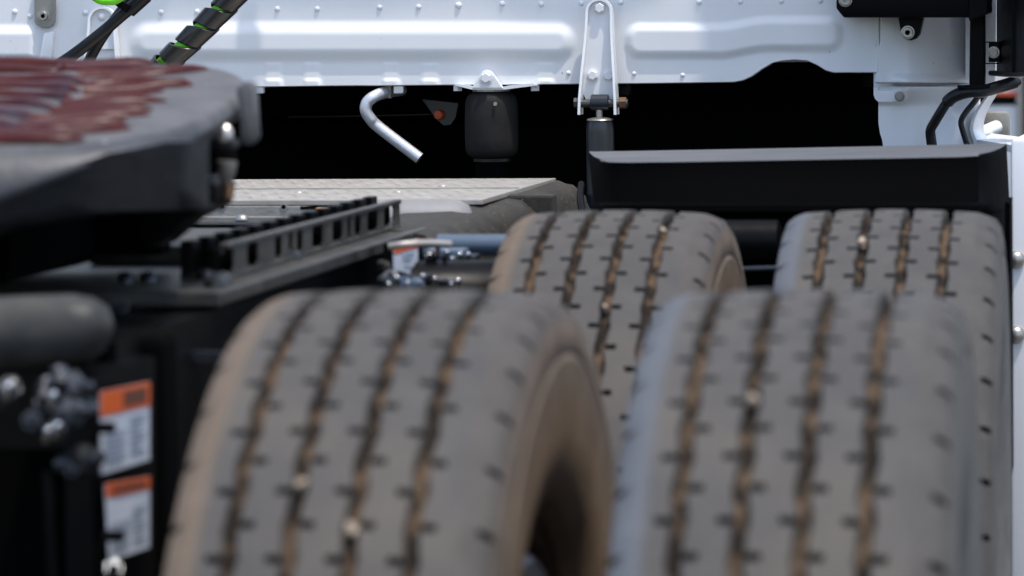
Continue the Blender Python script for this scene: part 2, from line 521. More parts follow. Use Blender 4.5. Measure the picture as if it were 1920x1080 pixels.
for (px, py) in ((28, 22), (57, 30), (160, 24), (302, 23), (370, 22), (520, 17), (595, 17), (712, 14), (785, 13), (860, 10), (942, 7), (1015, 8), (1090, 6), (1164, 4), (1311, 4), (1388, 3), (1465, 2), (1538, 1)):
    put('rivet', RIVET, px, py, WY + 0.0005, wall, 1.0 if px == 860 else .85)
for (px, py) in ((1066, 137), (1189, 138), (1280, 141)):
    put('rivet', RIVET, px, py, WY + 0.001, wall, 0.75)
# pale rubber stops under the edge
for px in (487, 748):
    MB().chamfer_box(P(px, 168, WY + 0.012), (0.018, 0.014, 0.014), 0.003).build('edge_clip', WHITE2, wall, smooth=40)

# --- grey strap with bolt, top left
st = prism_px('strap_plate', [(64, -30), (103, -30), (103, 40), (99, 48), (90, 53), (78, 52), (67, 46), (64, 40)], WY - 0.012, 0.008, GREYSTRAP, truck, bevel=0.002)
put('bolt', SOCKS, 82, 30, WY - 0.012, st, 1.05)
MB().box(P(83, -26, WY - 0.001), (0.035, 0.02, 0.006)).build('spacer', GREYSTRAP, st)

# --- arched white brackets on the wall
def arch_bracket(cx, top, w, bottom, Y, depth_t, depth_b, name, flare=0.0, base=True):
    """U-shaped pressed bracket: base plate and a standing flange round its edge"""
    n = 12
    out = []
    hw0 = w / 2
    for k in range(n + 1):
        t = math.pi * k / n
        out.append((cx - hw0 * math.cos(t), top + hw0 - hw0 * math.sin(t)))
    left = [(cx - hw0 - flare * smoothstep(0, 1, s), top + hw0 + (bottom - top - hw0) * s) for s in (1, .85, .6, .45, .3, .15)]
    right = [(2 * cx - p[0], p[1]) for p in reversed(left)]
    path = left + out + right
    vs, fs = [], []
    th = 4.5
    m = MB()
    for i, (x_, y_) in enumerate(path):
        x0, y0 = path[max(i - 1, 0)]; x1, y1 = path[min(i + 1, len(path) - 1)]
        tx, ty = x1 - x0, y1 - y0
        l = math.hypot(tx, ty)
        nx, ny = -ty / l, tx / l          # inwards
        dep = depth_t + (depth_b - depth_t) * smoothstep(top, bottom, y_)
        ix, iy = x_ + nx * th, y_ + ny * th
        vs += [P(x_, y_, Y), P(x_, y_, Y) + Vector((0, -dep, 0)), P(ix, iy, Y) + Vector((0, -dep, 0)), P(ix, iy, Y)]
    for i in range(len(path) - 1):
        for k in range(4):
            k2 = (k + 1) % 4
            fs.append((i * 4 + k, i * 4 + k2, (i + 1) * 4 + k2, (i + 1) * 4 + k))
    fs.append((0, 1, 2, 3)); e = (len(path) - 1) * 4; fs.append((e + 3, e + 2, e + 1, e))
    m.add(vs, fs)
    o = m.build(name, WHITE2, truck, smooth=40)
    if base:
        pl = [(x_, y_) for x_, y_ in path if y_ < bottom - 28]
        prism_px('bracket_plate', pl, Y - 0.004, 0.003, WHITE2, o)
    return o
br2 = arch_bracket(194, 12, 52, 128, WY - 0.002, 0.012, 0.02, 'mounting_bracket', flare=6)
put('bolt', RIVET, 191, 31, WY - 0.006, br2, 1.3)
# slanted pressed rib left of it
fr = [P(x_, y_, WY - 0.012) for x_, y_ in ((82, 62), (101, 58), (94, 128), (70, 128))]
MB().prism(fr, [p + Vector((0, 0.014, 0)) for p in fr]).build('stiffening_rib', WHITE2, truck, bevel=0.003, smooth=40)

# --- shock absorber bracket
sb = arch_bracket(1125, -3, 50, 214, WY - 0.018, 0.014, 0.042, 'shock_bracket', flare=11, base=False)
sb['label'] = 'tall arched white bracket carrying the cab shock absorber'
pl = [(1101, 25), (1106, 10), (1117, 1), (1125, -1), (1134, 1), (1145, 10), (1150, 25), (1154, 100), (1158, 170), (1150, 186), (1140, 190), (1110, 190), (1098, 186), (1091, 170), (1096, 100)]
prism_px('bracket_plate', pl, WY - 0.024, 0.005, WHITE2, sb)
for (px, py) in ((1125, 15), (1112, 141), (1142, 141)):
    put('bolt', HEXW, px, py, WY - 0.024, sb, 1.0)
YB = WY - 0.046
MB().tube([P(1080, 194, YB), P(1177, 194, YB)], 0.0075, 14).build('pivot_pin', DARKBOLT, sb, smooth=40)
MB().lathe([(-0.016, .0125), (-.0145, .0145), (.0145, .0145), (.016, .0125)], P(1125, 192, YB), (1, 0, 0), 20).build('bushing', SHOCKP, sb, smooth=40)
MB().lathe([(-.006, .0095), (.006, .0095)], P(1083, 193, YB), (1, 0, 0), 6).build('pin_head', DARKBOLT, sb)
MB().lathe([(-.006, .0105), (.006, .0105)], P(1168, 193, YB), (1, 0, 0), 6).build('pin_nut', RUSTY, sb)
MB().chamfer_box(P(1170, 170, WY + .03), (.022, .03, .02), .003).build('rear_boss', BLACKP, sb)
# --- the shock absorber itself
sh = MB()
sh.lathe([(0, .0225), (-.008, .0245), (-.02, .025), (-.32, .025)], P(1125, 226, YB), (0, 0, 1), 28)
sho = sh.build('shock_absorber', SHOCKP, truck, smooth=40)
MB().lathe([(0, .0245), (.003, .022), (.0055, .010), (.006, .004)], P(1125, 226, YB) + Vector((0, 0, .0005)), (0, 0, 1), 28).build('shock_cap', STEEL, sho, smooth=40)
MB().lathe([(0, .006), (.018, .006)], P(1124, 224, YB), (0, 0, 1), 14).build('shock_rod', STEEL, sho, smooth=40)

# --- cab air spring with its triangular mount
YA = WY + 0.03
tri = prism_px('spring_mount', [(884, 166), (899, 141), (904, 134), (912, 131), (920, 133), (926, 140), (944, 166)], WY - 0.014, 0.012, WHITE2, truck, bevel=0.002)
tri['label'] = 'small triangular white mount bolted above the air spring'
put('bolt', HEXW, 912, 146, WY - 0.014, tri, 1.05)
fr = [P(x_, y_, WY - 0.012) for x_, y_ in ((858, 157), (878, 160), (888, 163), (942, 163), (955, 160), (1000, 156), (1008, 160), (945, 168), (885, 168), (852, 160))]
MB().prism(fr, [p + Vector((0, .10, 0)) for p in fr]).build('mount_flange', WHITE2, tri)
for px in (858, 1003):
    MB().lathe([(0, .0085), (-.01, .0085)], P(px, 160, WY + .01), (0, 0, 1), 6).build('flange_bolt', WHITE2, tri)
ab = MB()
top = P(921, 172, YA)
ab.lathe([(0, .030), (-.003, .038), (-.008, .044), (-.02, .0475), (-.05, .0485), (-.085, .0485), (-.105, .0475), (-.113, .044), (-.118, .036), (-.12, .030)], top, (0, 0, 1), 40)
abo = ab.build('air_spring', AIRBAG, truck, smooth=50)
abo['label'] = 'black rubber cab air spring hanging under the white edge'
MB().lathe([(0, .034), (.004, .034), (.005, .03)], top + Vector((0, 0, .0008)), (0, 0, 1), 30).build('spring_cap', STEEL, abo, smooth=40)
MB().lathe([(-.126, .033), (-.1205, .034)], top, (0, 0, 1), 30).build('spring_ring', DARKBOLT, abo, smooth=40)
MB().lathe([(-.22, .026), (-.1265, .030)], top, (0, 0, 1), 30).build('spring_piston', DEEP, abo, smooth=40)
MB().lathe([(0, .004), (.003, .0035)], P(929, 195, YA - .0485), (0, -1, 0), 8).build('valve_stub', STEEL, abo)

# --- bent silver pipe
pts = smooth_path([P(752, 169, WY + .12), P(736, 171, WY + .06), P(716, 175, WY + .01), P(700, 182, WY - .008), P(688, 193, WY - .012), P(686, 207, WY - .012), P(694, 222, WY - .008), P(712, 240, WY), P(787, 297, WY)], 7)
m_ = MB().tube(pts, M(11.2, WY), 18, caps=False)
pipe = m_.build('bent_pipe', SILVER, truck, smooth=50)
pipe['label'] = 'bent silver pipe hanging below the cab'
e0, e1 = pts[-1], pts[-2]
dd = (e0 - e1).normalized()
MB().lathe([(0, M(11.2, WY)), (.0006, M(9.8, WY)), (-.03, M(9.6, WY))], e0, dd, 18, cap0=False, cap1=True).build('pipe_mouth', DARKBOLT, pipe, smooth=30)
prism_px('pipe_clip', [(722, 160), (733, 160), (733, 184), (728, 184), (722, 176)], WY + .02, .02, GREYSTRAP, pipe)

# --- little black bracket with orange cap, and the thin wire behind the pipe
bb = prism_px('reflector_bracket', [(790, 185), (860, 193), (854, 222), (845, 234), (832, 236), (818, 224)], WY + .18, .012, SHOCKP, truck, bevel=.001)
cap = MB().lathe([(0, .0092), (.010, .0092), (.013, .0078), (.0135, .004)], P(826, 215, WY + .18), (-.25, -1, 0), 20).build('orange_cap', ORANGE, bb, smooth=40)
MB().tube(smooth_path([P(540, 219, WY + .25), P(640, 218, WY + .25), P(740, 216, WY + .22), P(812, 214, WY + .2)]), .0016, 6).build('thin_wire', SHOCKP, truck)

# --- corner panel of the cab
def corner_Y(x, y):
    Yc = WY - 0.006 + 0.16 * max(0, (x - 1690) / 125) ** 2 * smoothstep(1690, 1720, x)
    if y < 150:
        return Yc - 0.022 * smoothstep(136, 150, y) * smoothstep(1660, 1700, x)
    return Yc - 0.022 * smoothstep(1660, 1700, x)
cols = []
x = 1641.0
while x <= 1860:
    c = []
    for y in [-70, -30, 0] + [20 + 133.5 * k / 40 for k in range(41)]:
        seam = 0.0
        sx = 1649 if y < 78 else (1649 - 6 * smoothstep(78, 92, y))
        seam = 0.012 * math.exp(-((x - sx) / 1.6) ** 2) if y < 137 else 0
        c.append(P(x, y, corner_Y(x, y) + seam + (0.004 if (x < sx and y < 137) else 0)))
    q = c[-1]
    c.append(q + Vector((0, .004, -.002))); c.append(q + Vector((0, .03, .0)))
    cols.append(c)
    x += 2.0 if x < 1660 else 5.0
corner = grid_mesh('corner_panel', cols, WHITE, truck, smooth=40)
corner['label'] = 'white corner panel curving away at the right end of the cab wall'
def low_edge(y):
    pts = [(130, 1638), (178, 1638), (186, 1641), (191, 1647), (196, 1647), (230, 1647), (250, 1650), (262, 1654), (330, 1664)]
    for (a, b), (c, e) in zip(pts, pts[1:]):
        if a <= y <= c: return b + (e - b) * (y - a) / (c - a)
    return pts[-1][1]
rows = []
y = 133.0
while y <= 330:
    r_ = []
    x0 = low_edge(y)
    for k in range(70):
        x = x0 + (1838 - x0) * k / 69
        gap = smoothstep(1672, 1690, x) * smoothstep(163, 157, y)
        Yc = WY + 0.012 + 0.10 * max(0, (x - 1700) / 130) ** 2
        Yc += 0.05 * gap - 0.030 * smoothstep(1672, 1690, x) * (1 - smoothstep(160, 200, y)) * (1 - gap)
        Yc -= 0.013 * smoothstep(0, 6, -rrect(x, y, 1600, 1703, 159, 197, 17))   # embossed strip
        Yc += 0.010 * smoothstep(0, 4, -rrect(x, y, 1645, 1690, 163, 171, 4))
        fl = (x - (1770 - (y - 150) * 0.30))
        Yc -= 0.05 * smoothstep(0, 60, fl) * smoothstep(170, 230, y)
        r_.append(P(x, y, Yc))
    r_.insert(0, r_[0] + Vector((0, .03, 0)))
    rows.append(r_)
    y += 2.5
low = grid_mesh('lower_corner_panel', rows, WHITE2, truck, smooth=50)
gp_ = [P(x_, y_, WY + .30) for x_, y_ in ((1672, 138), (1815, 138), (1815, 172), (1672, 172))]
MB().prism(gp_, [p + Vector((0, .02, 0)) for p in gp_]).build('panel_gap', DEEP, low)
put('bolt', HEXD, 1687, 181, WY - .034, low, .85)

# --- black box, brackets and strip at the top right
bx = MB()
fr = [P(x_, y_, WY - .10) for x_, y_ in ((1568, -60), (1568, 16), (1582, 33), (1822, 33), (1858, 24), (1858, -60))]
blackbox = MB().prism(fr, [p + Vector((0, .09, 0)) for p in fr]).build('black_trim_box', BLACK, truck, bevel=.004, smooth=40)
tb = prism_px('trim_tab', [(1683, 28), (1732, 28), (1724, 64), (1718, 72), (1708, 76), (1698, 74), (1690, 66)], WY - .07, .05, BLACK, blackbox, bevel=.003)
put('screw', SOCK, 1702, 61, WY - .07, blackbox)
put('screw', SOCK, 1585, 0, WY - .10, blackbox)
put('screw', SOCK, 1832, 4, WY - .10, blackbox)
prism_px('corner_post', [(1819, 24), (1847, 24), (1847, 162), (1817, 162)], WY - .06, .05, BLACK, truck, bevel=.003)
prism_px('corner_post_cover', [(1817, -40), (1853, -40), (1853, 26), (1817, 40)], WY - .112, .04, BLACK, truck, bevel=.003)
prism_px('door_edge', [(1838, -60), (1868, -60), (1868, 30), (1866, 160), (1862, 172), (1838, 172)], WY + .03, .05, WHITE2, truck, bevel=.002)
# side extender: a black panel standing out behind the cab's corner
e0 = P(1868, 138, WY + .02); e1 = P(1934, 140, WY - .42)
ext = MB()
zt = 4.0
q = [e0, e1, Vector((e1.x, e1.y, zt)), Vector((e0.x, e0.y, zt))]
nrm = Vector((.025, .004, 0))
ext.prism(q, [p + nrm for p in q])
exto = ext.build('side_extender', BLACK, truck, bevel=.004, smooth=40)
exto['label'] = 'tall black side extender panel at the cab corner'
prism_px('extender_seam', [(1897, -60), (1960, -60), (1960, 128), (1897, 136)], WY - .22, .01, BLACK, exto)
MB().tube([P(1858, 137, WY - .02), P(1905, 140, WY - .22), P(1936, 139, WY - .42)], .005, 8).build('extender_edging', RUBBER, exto, smooth=40)
hg = MB()
hg.box(P(1864, 98, WY - .02), (.018, .03, .034)).box(P(1858, 79, WY - .03), (.03, .006, .002)).box(P(1858, 119, WY - .03), (.03, .006, .002))
hgo = hg.build('hinge_clip', BLACK, truck)
put('hinge_screw', SOCKS, 1863, 98, WY - .036, hgo, .9)

# --- wavy black rubber seal and the door seal behind it
pts = smooth_path([P(1908, 152, WY - .06), P(1893, 157, WY - .07), P(1872, 163, WY - .08), P(1846, 170, WY - .085), P(1815, 172, WY - .085), P(1790, 180, WY - .08), P(1776, 192, WY - .075), P(1764, 210, WY - .07), P(1752, 230, WY - .06), P(1745, 243, WY - .055), P(1745, 255, WY - .05), P(1750, 290, WY - .045)], 6)
n = len(pts)
rr_ = [M(14.5, WY) * (0.75 if i < 3 else 1.0) * (1.0 if i < n * .55 else 0.78) for i in range(n)]
sealo = MB().tube(pts, rr_, 12, flat=.8).build('rubber_seal', RUBBER, truck, smooth=50)
sealo['label'] = 'wavy black rubber seal at the cab corner'
prism_px('seal_clip', [(1795, 160), (1856, 158), (1856, 163), (1832, 168), (1795, 165)], WY - .10, .02, BLACK, sealo)
MB().tube(smooth_path([P(1838, 175, WY + .02), P(1826, 192, WY), P(1810, 212, WY - .01), P(1802, 228, WY - .01), P(1806, 248, WY - .01), P(1816, 280, WY - .01)], 6), M(5.5, WY), 10).build('door_seal', RUBBER, truck, smooth=50)
# outer white door skin right of the door seal
rows = []
for k in range(24):
    t = k / 23
    y = 168 + 105 * t
    xa = 1848 - 40 * math.sin(min(1, t * 1.35) * math.pi / 2) + 8 * smoothstep(.7, 1, t)
    rows.append([P(xa + 10 + 30 * s * (0.6 + .4 * t), y, WY + .03 + .12 * s * s - .02 * math.sin(s * 3)) for s in [q_ / 8 for q_ in range(9)]])
grid_mesh('door_skin', rows, WHITE2, truck, smooth=60)

# --- white side skirt, right edge of the photo
sk = MB()
YS = 5.75
fr = [P(1896, 262, YS), P(1990, 262, YS), P(1990, 1250, YS), P(1896, 1250, YS)]
sk.prism(fr, [p + Vector((.02, .55, 0)) for p in fr])
sko = sk.build('side_skirt', WHITE2, truck, bevel=.006, smooth=40)
sko['label'] = 'white side skirt panel with dome screws at the right edge'
# sloping ledge from the corner to the skirt top
l0 = [P(1832, 262, WY + .03), P(1897, 272, YS + .02), P(1985, 266, YS + .02), P(1860, 250, WY + .5)]
MB().prism(l0, [p - Vector((0, 0, .012)) for p in l0]).build('skirt_ledge', WHITE2, sko)
for py in (487, 628):
    put('screw', DOMES, 1905, py, YS, sko, 1.1)
# grab bar bracket behind the ledge
gb = MB()
gb.chamfer_box(P(1866, 238, WY + .55), (.055, .05, .06), .012)
gbo = gb.build('step_bracket', GREYSTRAP, truck, smooth=40)
MB().tube([P(1835, 252, WY + .45), P(1868, 238, WY + .52)], .013, 12).build('step_bar', WHITE2, gbo, smooth=40)

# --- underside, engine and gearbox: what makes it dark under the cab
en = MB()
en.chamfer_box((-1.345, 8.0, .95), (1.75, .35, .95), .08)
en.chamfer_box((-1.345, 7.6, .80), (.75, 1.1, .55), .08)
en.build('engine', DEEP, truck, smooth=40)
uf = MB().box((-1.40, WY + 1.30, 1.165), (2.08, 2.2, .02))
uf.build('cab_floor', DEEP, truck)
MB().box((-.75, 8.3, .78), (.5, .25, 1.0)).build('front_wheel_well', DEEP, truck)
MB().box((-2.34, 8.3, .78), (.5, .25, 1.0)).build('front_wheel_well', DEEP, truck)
hb = MB().box((-.72, WY + .35, .70), (.76, .04, .86)); hb.build('black_backing', DEEP, truck)  # black backing sheet added to keep the gap under the cab dark

# --- deck plate
DZ = P(905, 374, 5.36).z
dA, dB = P(1042, 331, 6.12), P(905, 374, 5.36)
XR = (dA.x + dB.x) / 2
XL = CLX - (XR - CLX)
Yn, Yf = 5.36, 6.12
dm = MB()
dm.box(((XR + XL) / 2, (Yn + Yf) / 2, DZ - .004), (XR - XL, Yf - Yn, .008))
deck = dm.build('deck_plate', ALU, truck, bevel=.0015)
deck['label'] = 'bright aluminium chequered deck plate between cab and fifth wheel'
lug = MB()
for i in range(34):
    for j in range(17):
        cx_, cy_ = XL + .02 + (XR - XL - .04) * (i + .5 * (j % 2)) / 34, Yn + .03 + (Yf - Yn - .06) * j / 16
        if P(380, 300, cy_).x > cx_ + .05: continue
        R = Matrix.Rotation(rad(45 if (i + j) % 2 else -45), 3, 'Z')
        vs = [Vector((cx_, cy_, DZ)) + R @ Vector(v) for v in ((-.013, 0, 0), (0, -.0035, 0), (.013, 0, 0), (0, .0035, 0), (-.004, 0, .0012), (.004, 0, .0012))]
        lug.add(vs, [(0, 1, 5, 4), (1, 2, 5), (2, 3, 4, 5), (3, 0, 4)])
lo_ = lug.build('tread_lug', ALU, deck); lo_['kind'] = 'stuff'
# joint line and fold
MB().box(((XR + XL) / 2, Yn + .36, DZ + .0012), (XR - XL - .004, .006, .0022)).build('joint_strip', ALU, deck)
lip = MB()
hgt = .030
x_edge = P(880, 380, Yn).x
lip.box(((x_edge + XL) / 2, Yn - .004, DZ - hgt / 2 - .009), (x_edge - XL, .006, hgt))
lipo = lip.build('deck_lip', ALU, deck, bevel=.001)
for px, py in ((417, 388), (532, 388), (762, 383)):
    MB().lathe([(0, .0052), (.0012, .0052), (.0012, .0036)], P(px, py, Yn - .0072), (0, -1, 0), 14, cap1=False).build('hole_rim', ALU, deck)
    MB().lathe([(0, .0042), (.0006, .0042)], P(px, py, Yn - .0074), (0, -1, 0), 14).build('drain_hole', DEEP, deck)
for px, py in ((746, 361), (560, 362), (830, 350)):
    o = MB().lathe([(0, .008), (.002, .007), (.0035, .003)], Pz(px, py, DZ), (0, 0, 1), 12).build('deck_rivet', ALU, deck, smooth=50)
prism_px('lip_slot', [(563, 387), (664, 384), (664, 392), (563, 393)], Yn - .0075, .003, DEEP, deck)
MB().chamfer_box(P(612, 393, Yn - .06), (.030, .02, .007), .002).build('marker_lens', AMBER, deck, smooth=40)
# crossbar below the lip with dome bolt
cbm = MB().box(P(470, 411, 5.2), (.22, .03, .007))
cb = cbm.build('crossbar', GREYSTRAP, truck)
MB().lathe([(0, .011), (.004, .010), (.007, .006), (.008, .002)], P(454, 412, 5.19), (0, 0, 1), 16).build('dome_bolt', STEEL, cb, smooth=50)
MB().box(P(470, 425, 5.25), (.2, .1, .012)).build('crossbar_web', BLACKP, cb)

# --- frame rails
FX, FZ = -.900, P(390, 548, 3.67).z
def rail(xo, sgn, name, lab=None):
    m = MB()
    y0, y1 = 3.30, 7.4
    h, fl, t = .27, .085, .009
    prof = [(0, 0), (0, -h), (-fl, -h), (-fl, -h + t), (-t, -h + t), (-t, -t), (-fl, -t), (-fl, 0)]
    fr = [Vector((xo + sgn * a, y0, FZ - .020 + b)) for a, b in prof]
    bk = [Vector((p.x, y1, p.z)) for p in fr]
    m.prism(fr, bk)
    o = m.build(name, BLACKP, truck)
    return o
railr = rail(FX - .012, 1, 'frame_rail')
raill = rail(2 * CLX - FX + .012, -1, 'frame_rail')
# row of holes along the web, visible one by one
for k in range(13):
    yy = 3.82 + k * .085
    MB().lathe([(0, .016), (.0012, .016)], (FX - .0118, yy, FZ - .075), (1, 0, 0), 6).build('rail_hole', DEEP, railr)
# dusty guard that carries on along the frame in front of the slider plate
pts = [(FX - .01, 4.78), (FX - .01, 5.3), (FX + .0, 5.75), (FX + .008, 6.08)]
gm = MB()
prof = [(-.09, .012), (-.02, .014), (.02, .008), (.042, -.012), (.05, -.05), (.05, -.10), (-.09, -.10)]
cols_ = [[Vector((xx + a, yy, FZ - .012 + b + .01 * smoothstep(4.8, 6, yy))) for a, b in prof] for xx, yy in pts]
nn = len(prof)
vs = [p for c in cols_ for p in c]
fs = [(i * nn + j, (i + 1) * nn + j, (i + 1) * nn + (j + 1) % nn, i * nn + (j + 1) % nn) for i in range(len(pts) - 1) for j in range(nn)]
fs += [tuple(range(nn)), tuple((len(pts) - 1) * nn + j for j in range(nn))[::-1]]
guard = gm.add(vs, fs).build('frame_guard', MUDDY, truck, smooth=50)
guard['label'] = 'mud-splashed dark guard along the frame beside the deck plate'
for yy, s_ in ((5.62, 1.1),):
    MB().box((FX + .02, yy, FZ - .004), (.09, .05, .03)).build('guard_clamp', MUDDY, guard, bevel=.004)
MB().lathe([(0, .075), (.01, .08), (.02, .075)], (FX - .02, 6.09, FZ - .065), (0, 1, 0), 24).build('guard_end_ring', MUDDY, guard, smooth=40)

# --- air tank behind the slider rack (pale rounded end)
tk = MB()
tc0 = P(902, 418, 5.25)
tk.lathe([(-.14, .036), (-.02, .036), (.0, .033), (.012, .026), (.018, .012)], tc0 + Vector((-.03, 0, 0)), (1, .12, 0), 28)
tko = tk.build('air_tank', TANKW, truck, smooth=50)

# --- slider base plate and rack
bp0, bp1 = P(392, 550, 3.67), P(806, 432, 4.88)
XP = (bp0.x + bp1.x) / 2 + .004
PZ = FZ
bpm = MB()
bpm.box((CLX, (3.67 + 4.88) / 2, PZ - .008), (2 * (XP - CLX), 1.21, .016))
bpl = bpm.build('slider_base_plate', DUSTY, truck, bevel=.003)
bpl['label'] = 'dusty flat steel base plate under the fifth wheel slider'
RX = XP - .035                               # outer face of the rack
ry0, ry1 = 3.86, 4.868
pitch_ = .0775
nh = int((ry1 - ry0) / pitch_)
rk = MB()
H = .040
rk.box((RX - .028, (ry0 + ry1) / 2, PZ + .003), (.056, ry1 - ry0, .006))
rk.box((RX - .005, (ry0 + ry1) / 2, PZ + H - .003), (.012, ry1 - ry0, .006))
holes = [(407, 26), (456, 24), (507, 16), (531, 9), (549, 13), (584, 24), (623, 22), (646, 8), (663, 14), (692, 23), (724, 22), (748, 8)]
def rackY(px): return -RX * F / (VPX - px)
prev_ = ry0
for px, w_ in holes + [(790, 0)]:
    a_, b_2 = rackY(px - w_ * .48), rackY(px + w_ * .48)
    e_ = min(a_, ry1)
    if e_ > prev_ + .002:
        rk.box((RX - .003, (prev_ + e_) / 2, PZ + H / 2), (.004, e_ - prev_, H - .011))
    if w_ > 12:                               # rounded corners of the holes
        for yy, sg in ((a_, 1), (b_2, -1)):
            for zz in (PZ + .008, PZ + H - .008):
                rk.box((RX - .003, yy + sg * .003, zz), (.0038, .006, .005))
    prev_ = b_2
rko = rk.build('slider_rack', DUSTY, truck, bevel=.002)
rko['label'] = 'dusty slider rack with a row of square holes and teeth'
for k in range(nh + 1):
    yy = ry0 + k * pitch_ + .02
    MB().box((RX - .048, yy, PZ + H / 2 + .001), (.014, .040, H + .004)).build('rack_tooth', BLACKP, rko, bevel=.002)
MB().box((RX - .022, (ry0 + ry1) / 2, PZ + .020), (.012, ry1 - ry0, .026)).build('rack_back', DEEP, rko)
for yy in (3.75, 3.80, 3.95, 4.2):
    MB().lathe([(0, .014), (.008, .013), (.012, .006)], (XP - .02 - .05 * random.random(), yy, PZ + .0005), (0, 0, 1), 8).build('plate_bolt', WETMETAL, bpl, smooth=50)
for px, py in ((255, 478), (235, 522), (278, 521), (385, 516)):
    MB().lathe([(0, .012), (.008, .011), (.012, .005)], Pz(px, py + 8, PZ), (0, 0, 1), 8).build('plate_bolt', WETMETAL, bpl, smooth=50)
wedge = MB()
wedge.chamfer_box(Pz(310, 492, PZ) + Vector((0, 0, .012)), (.16, .10, .022), .004)
wedge.build('slider_shoe', DUSTY, bpl, smooth=40)

# --- fifth wheel -----------------------------------------------------
def FWZ(Y): return CAMLOC.z - (.394 - .085 * Y)
def PF(px, py):
    """point on the tilted top of the fifth wheel"""
    v = CAMR @ Vector(((px - CX) / F, (CY - py) / F, -1.0))
    n_ = Vector((0, -.085, 1)); q0 = Vector((0, 0, FWZ(0)))
    return CAMLOC + v * ((q0 - CAMLOC).dot(n_) / v.dot(n_))
fw = empty('fifth_wheel', (CLX, 3.75, PZ), truck)
fw['label'] = 'grey cast fifth wheel plate smeared with dark red grease'
T = [(-900, 121), (-300, 120), (0, 119), (200, 118), (340, 119.5), (405, 125), (440, 138), (452, 155), (446, 172), (425, 192), (370, 222), (300, 248), (200, 262), (0, 273), (-300, 283), (-900, 300)]
Tp = [PF(*p) for p in T]
cen = sum(Tp, Vector()) / len(Tp)
E_off = [(0, .018, -.004)] * 4 + [(.004, .014, -.004), (.010, .010, -.005), (.016, .005, -.006)]
Ep = [p + Vector(o) for p, o in zip(Tp, E_off)]
for i_, q_ in zip(range(7, 16), ((474, 172), (458, 200), (425, 229), (375, 256), (322, 268), (200, 290), (0, 385), (-300, 475), (-900, 600))):
    Ep.append(P(q_[0], q_[1], Tp[i_].y - (.004 if i_ < 9 else .03)))
Sp = [p + (Vector((0, .004, -.03)) if i_ < 7 else Vector((-.006, .02, -.010))) for i_, p in enumerate(Ep)]
Bp = [p + Vector((-.03 if 5 < i_ < 11 else 0, .06 if i_ >= 9 else -.02, -.004)) for i_, p in enumerate(Sp)]
n_ = len(T)
top_in = [cen + (p - cen) * .93 for p in Tp]
vs = top_in + Tp + Ep + Sp + Bp
fs = [tuple(range(n_))]
for r_ in range(4):
    for i in range(n_):
        j = (i + 1) % n_
        fs.append((r_ * n_ + i, (r_ + 1) * n_ + i, (r_ + 1) * n_ + j, r_ * n_ + j))
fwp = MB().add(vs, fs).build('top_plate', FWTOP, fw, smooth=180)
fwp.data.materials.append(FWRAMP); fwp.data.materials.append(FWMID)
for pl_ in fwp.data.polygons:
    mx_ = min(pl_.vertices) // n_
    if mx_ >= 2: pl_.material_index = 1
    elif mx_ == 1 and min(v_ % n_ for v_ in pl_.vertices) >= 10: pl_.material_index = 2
cr = fwp.data.attributes.new('crease_edge', 'FLOAT', 'EDGE')
for e_ in fwp.data.edges:
    a_, b_2 = e_.vertices
    if a_ // n_ == 3 and b_2 // n_ == 3: cr.data[e_.index].value = 0.9
sm = fwp.modifiers.new('smooth', 'SUBSURF'); sm.levels = 2; sm.render_levels = 2
# grease
def streak(px_pts, w, h):
    pts = smooth_path([PF(*p) for p in px_pts], 6)
    n = len(pts)
    m = MB()
    vs, fs = [], []
    ph = random.uniform(0, 9)
    K = 8
    for i, p in enumerate(pts):
        e = min(1, (n - 1 - i) / 3.0)
        e = math.sqrt(max(0.02, e))
        ww = .86 * w * (1 + .16 * math.sin(i * .35 + ph)) * e
        hh = h * (1 + .2 * math.sin(i * .5 + ph * 2)) * e
        for k in range(K + 1):
            t = math.pi * k / K
            vs.append(p + Vector((0, -ww * math.cos(t), hh * math.sin(t) - .0005 - .085 * ww * math.cos(t))))
    for i in range(n - 1):
        for k in range(K):
            fs.append((i * (K + 1) + k, i * (K + 1) + k + 1, (i + 1) * (K + 1) + k + 1, (i + 1) * (K + 1) + k))
    fs.append(tuple((n - 1) * (K + 1) + k for k in range(K + 1)))
    m.add(vs, fs)
    return m.build('grease_streak', GREASE, fw, smooth=60)
for pts_, w in (
    ([(-60, 121), (60, 121), (180, 121), (288, 119)], .020),
    ([(110, 130), (200, 131), (310, 132)], .022),
    ([(150, 144), (240, 141), (320, 137), (392, 130)], .020),
    ([(170, 160), (260, 157), (365, 161)], .018),
    ([(160, 172), (240, 168), (320, 163), (362, 160)], .014),
    ([(160, 186), (230, 180), (310, 172)], .016),
    ([(120, 196), (200, 196), (316, 190)], .017),
    ([(100, 210), (180, 208), (290, 206)], .016),
    ([(60, 226), (150, 222), (284, 216)], .016),
    ([(40, 240), (130, 234), (240, 230)], .018),
    ([(-60, 256), (60, 256), (150, 250), (248, 242)], .016),
    ([(-60, 264), (60, 264), (160, 261)], .016),
    ([(-60, 135), (20, 135), (100, 134), (128, 131)], .014),
    ([(-60, 150), (40, 149), (120, 152), (172, 160)], .022),
    ([(-60, 165), (40, 163), (110, 166), (150, 174)], .016),
    ([(-60, 180), (30, 179), (100, 184), (140, 190)], .015),
    ([(-60, 196), (20, 195), (70, 200), (105, 208)], .016),
    ([(-60, 212), (0, 212), (50, 222), (70, 228)], .018),
    ([(-60, 228), (10, 236), (60, 246)], .016),
    ([(60, 245), (120, 244), (200, 238)], .016)):
    streak(pts_, w, .0085)
prism_px('side_flange', [(446, 196), (440, 165), (462, 150), (473, 165), (479, 256), (472, 269), (457, 276), (450, 262)], 3.79, .03, FWTOP, fw, bevel=.007, smooth=40)
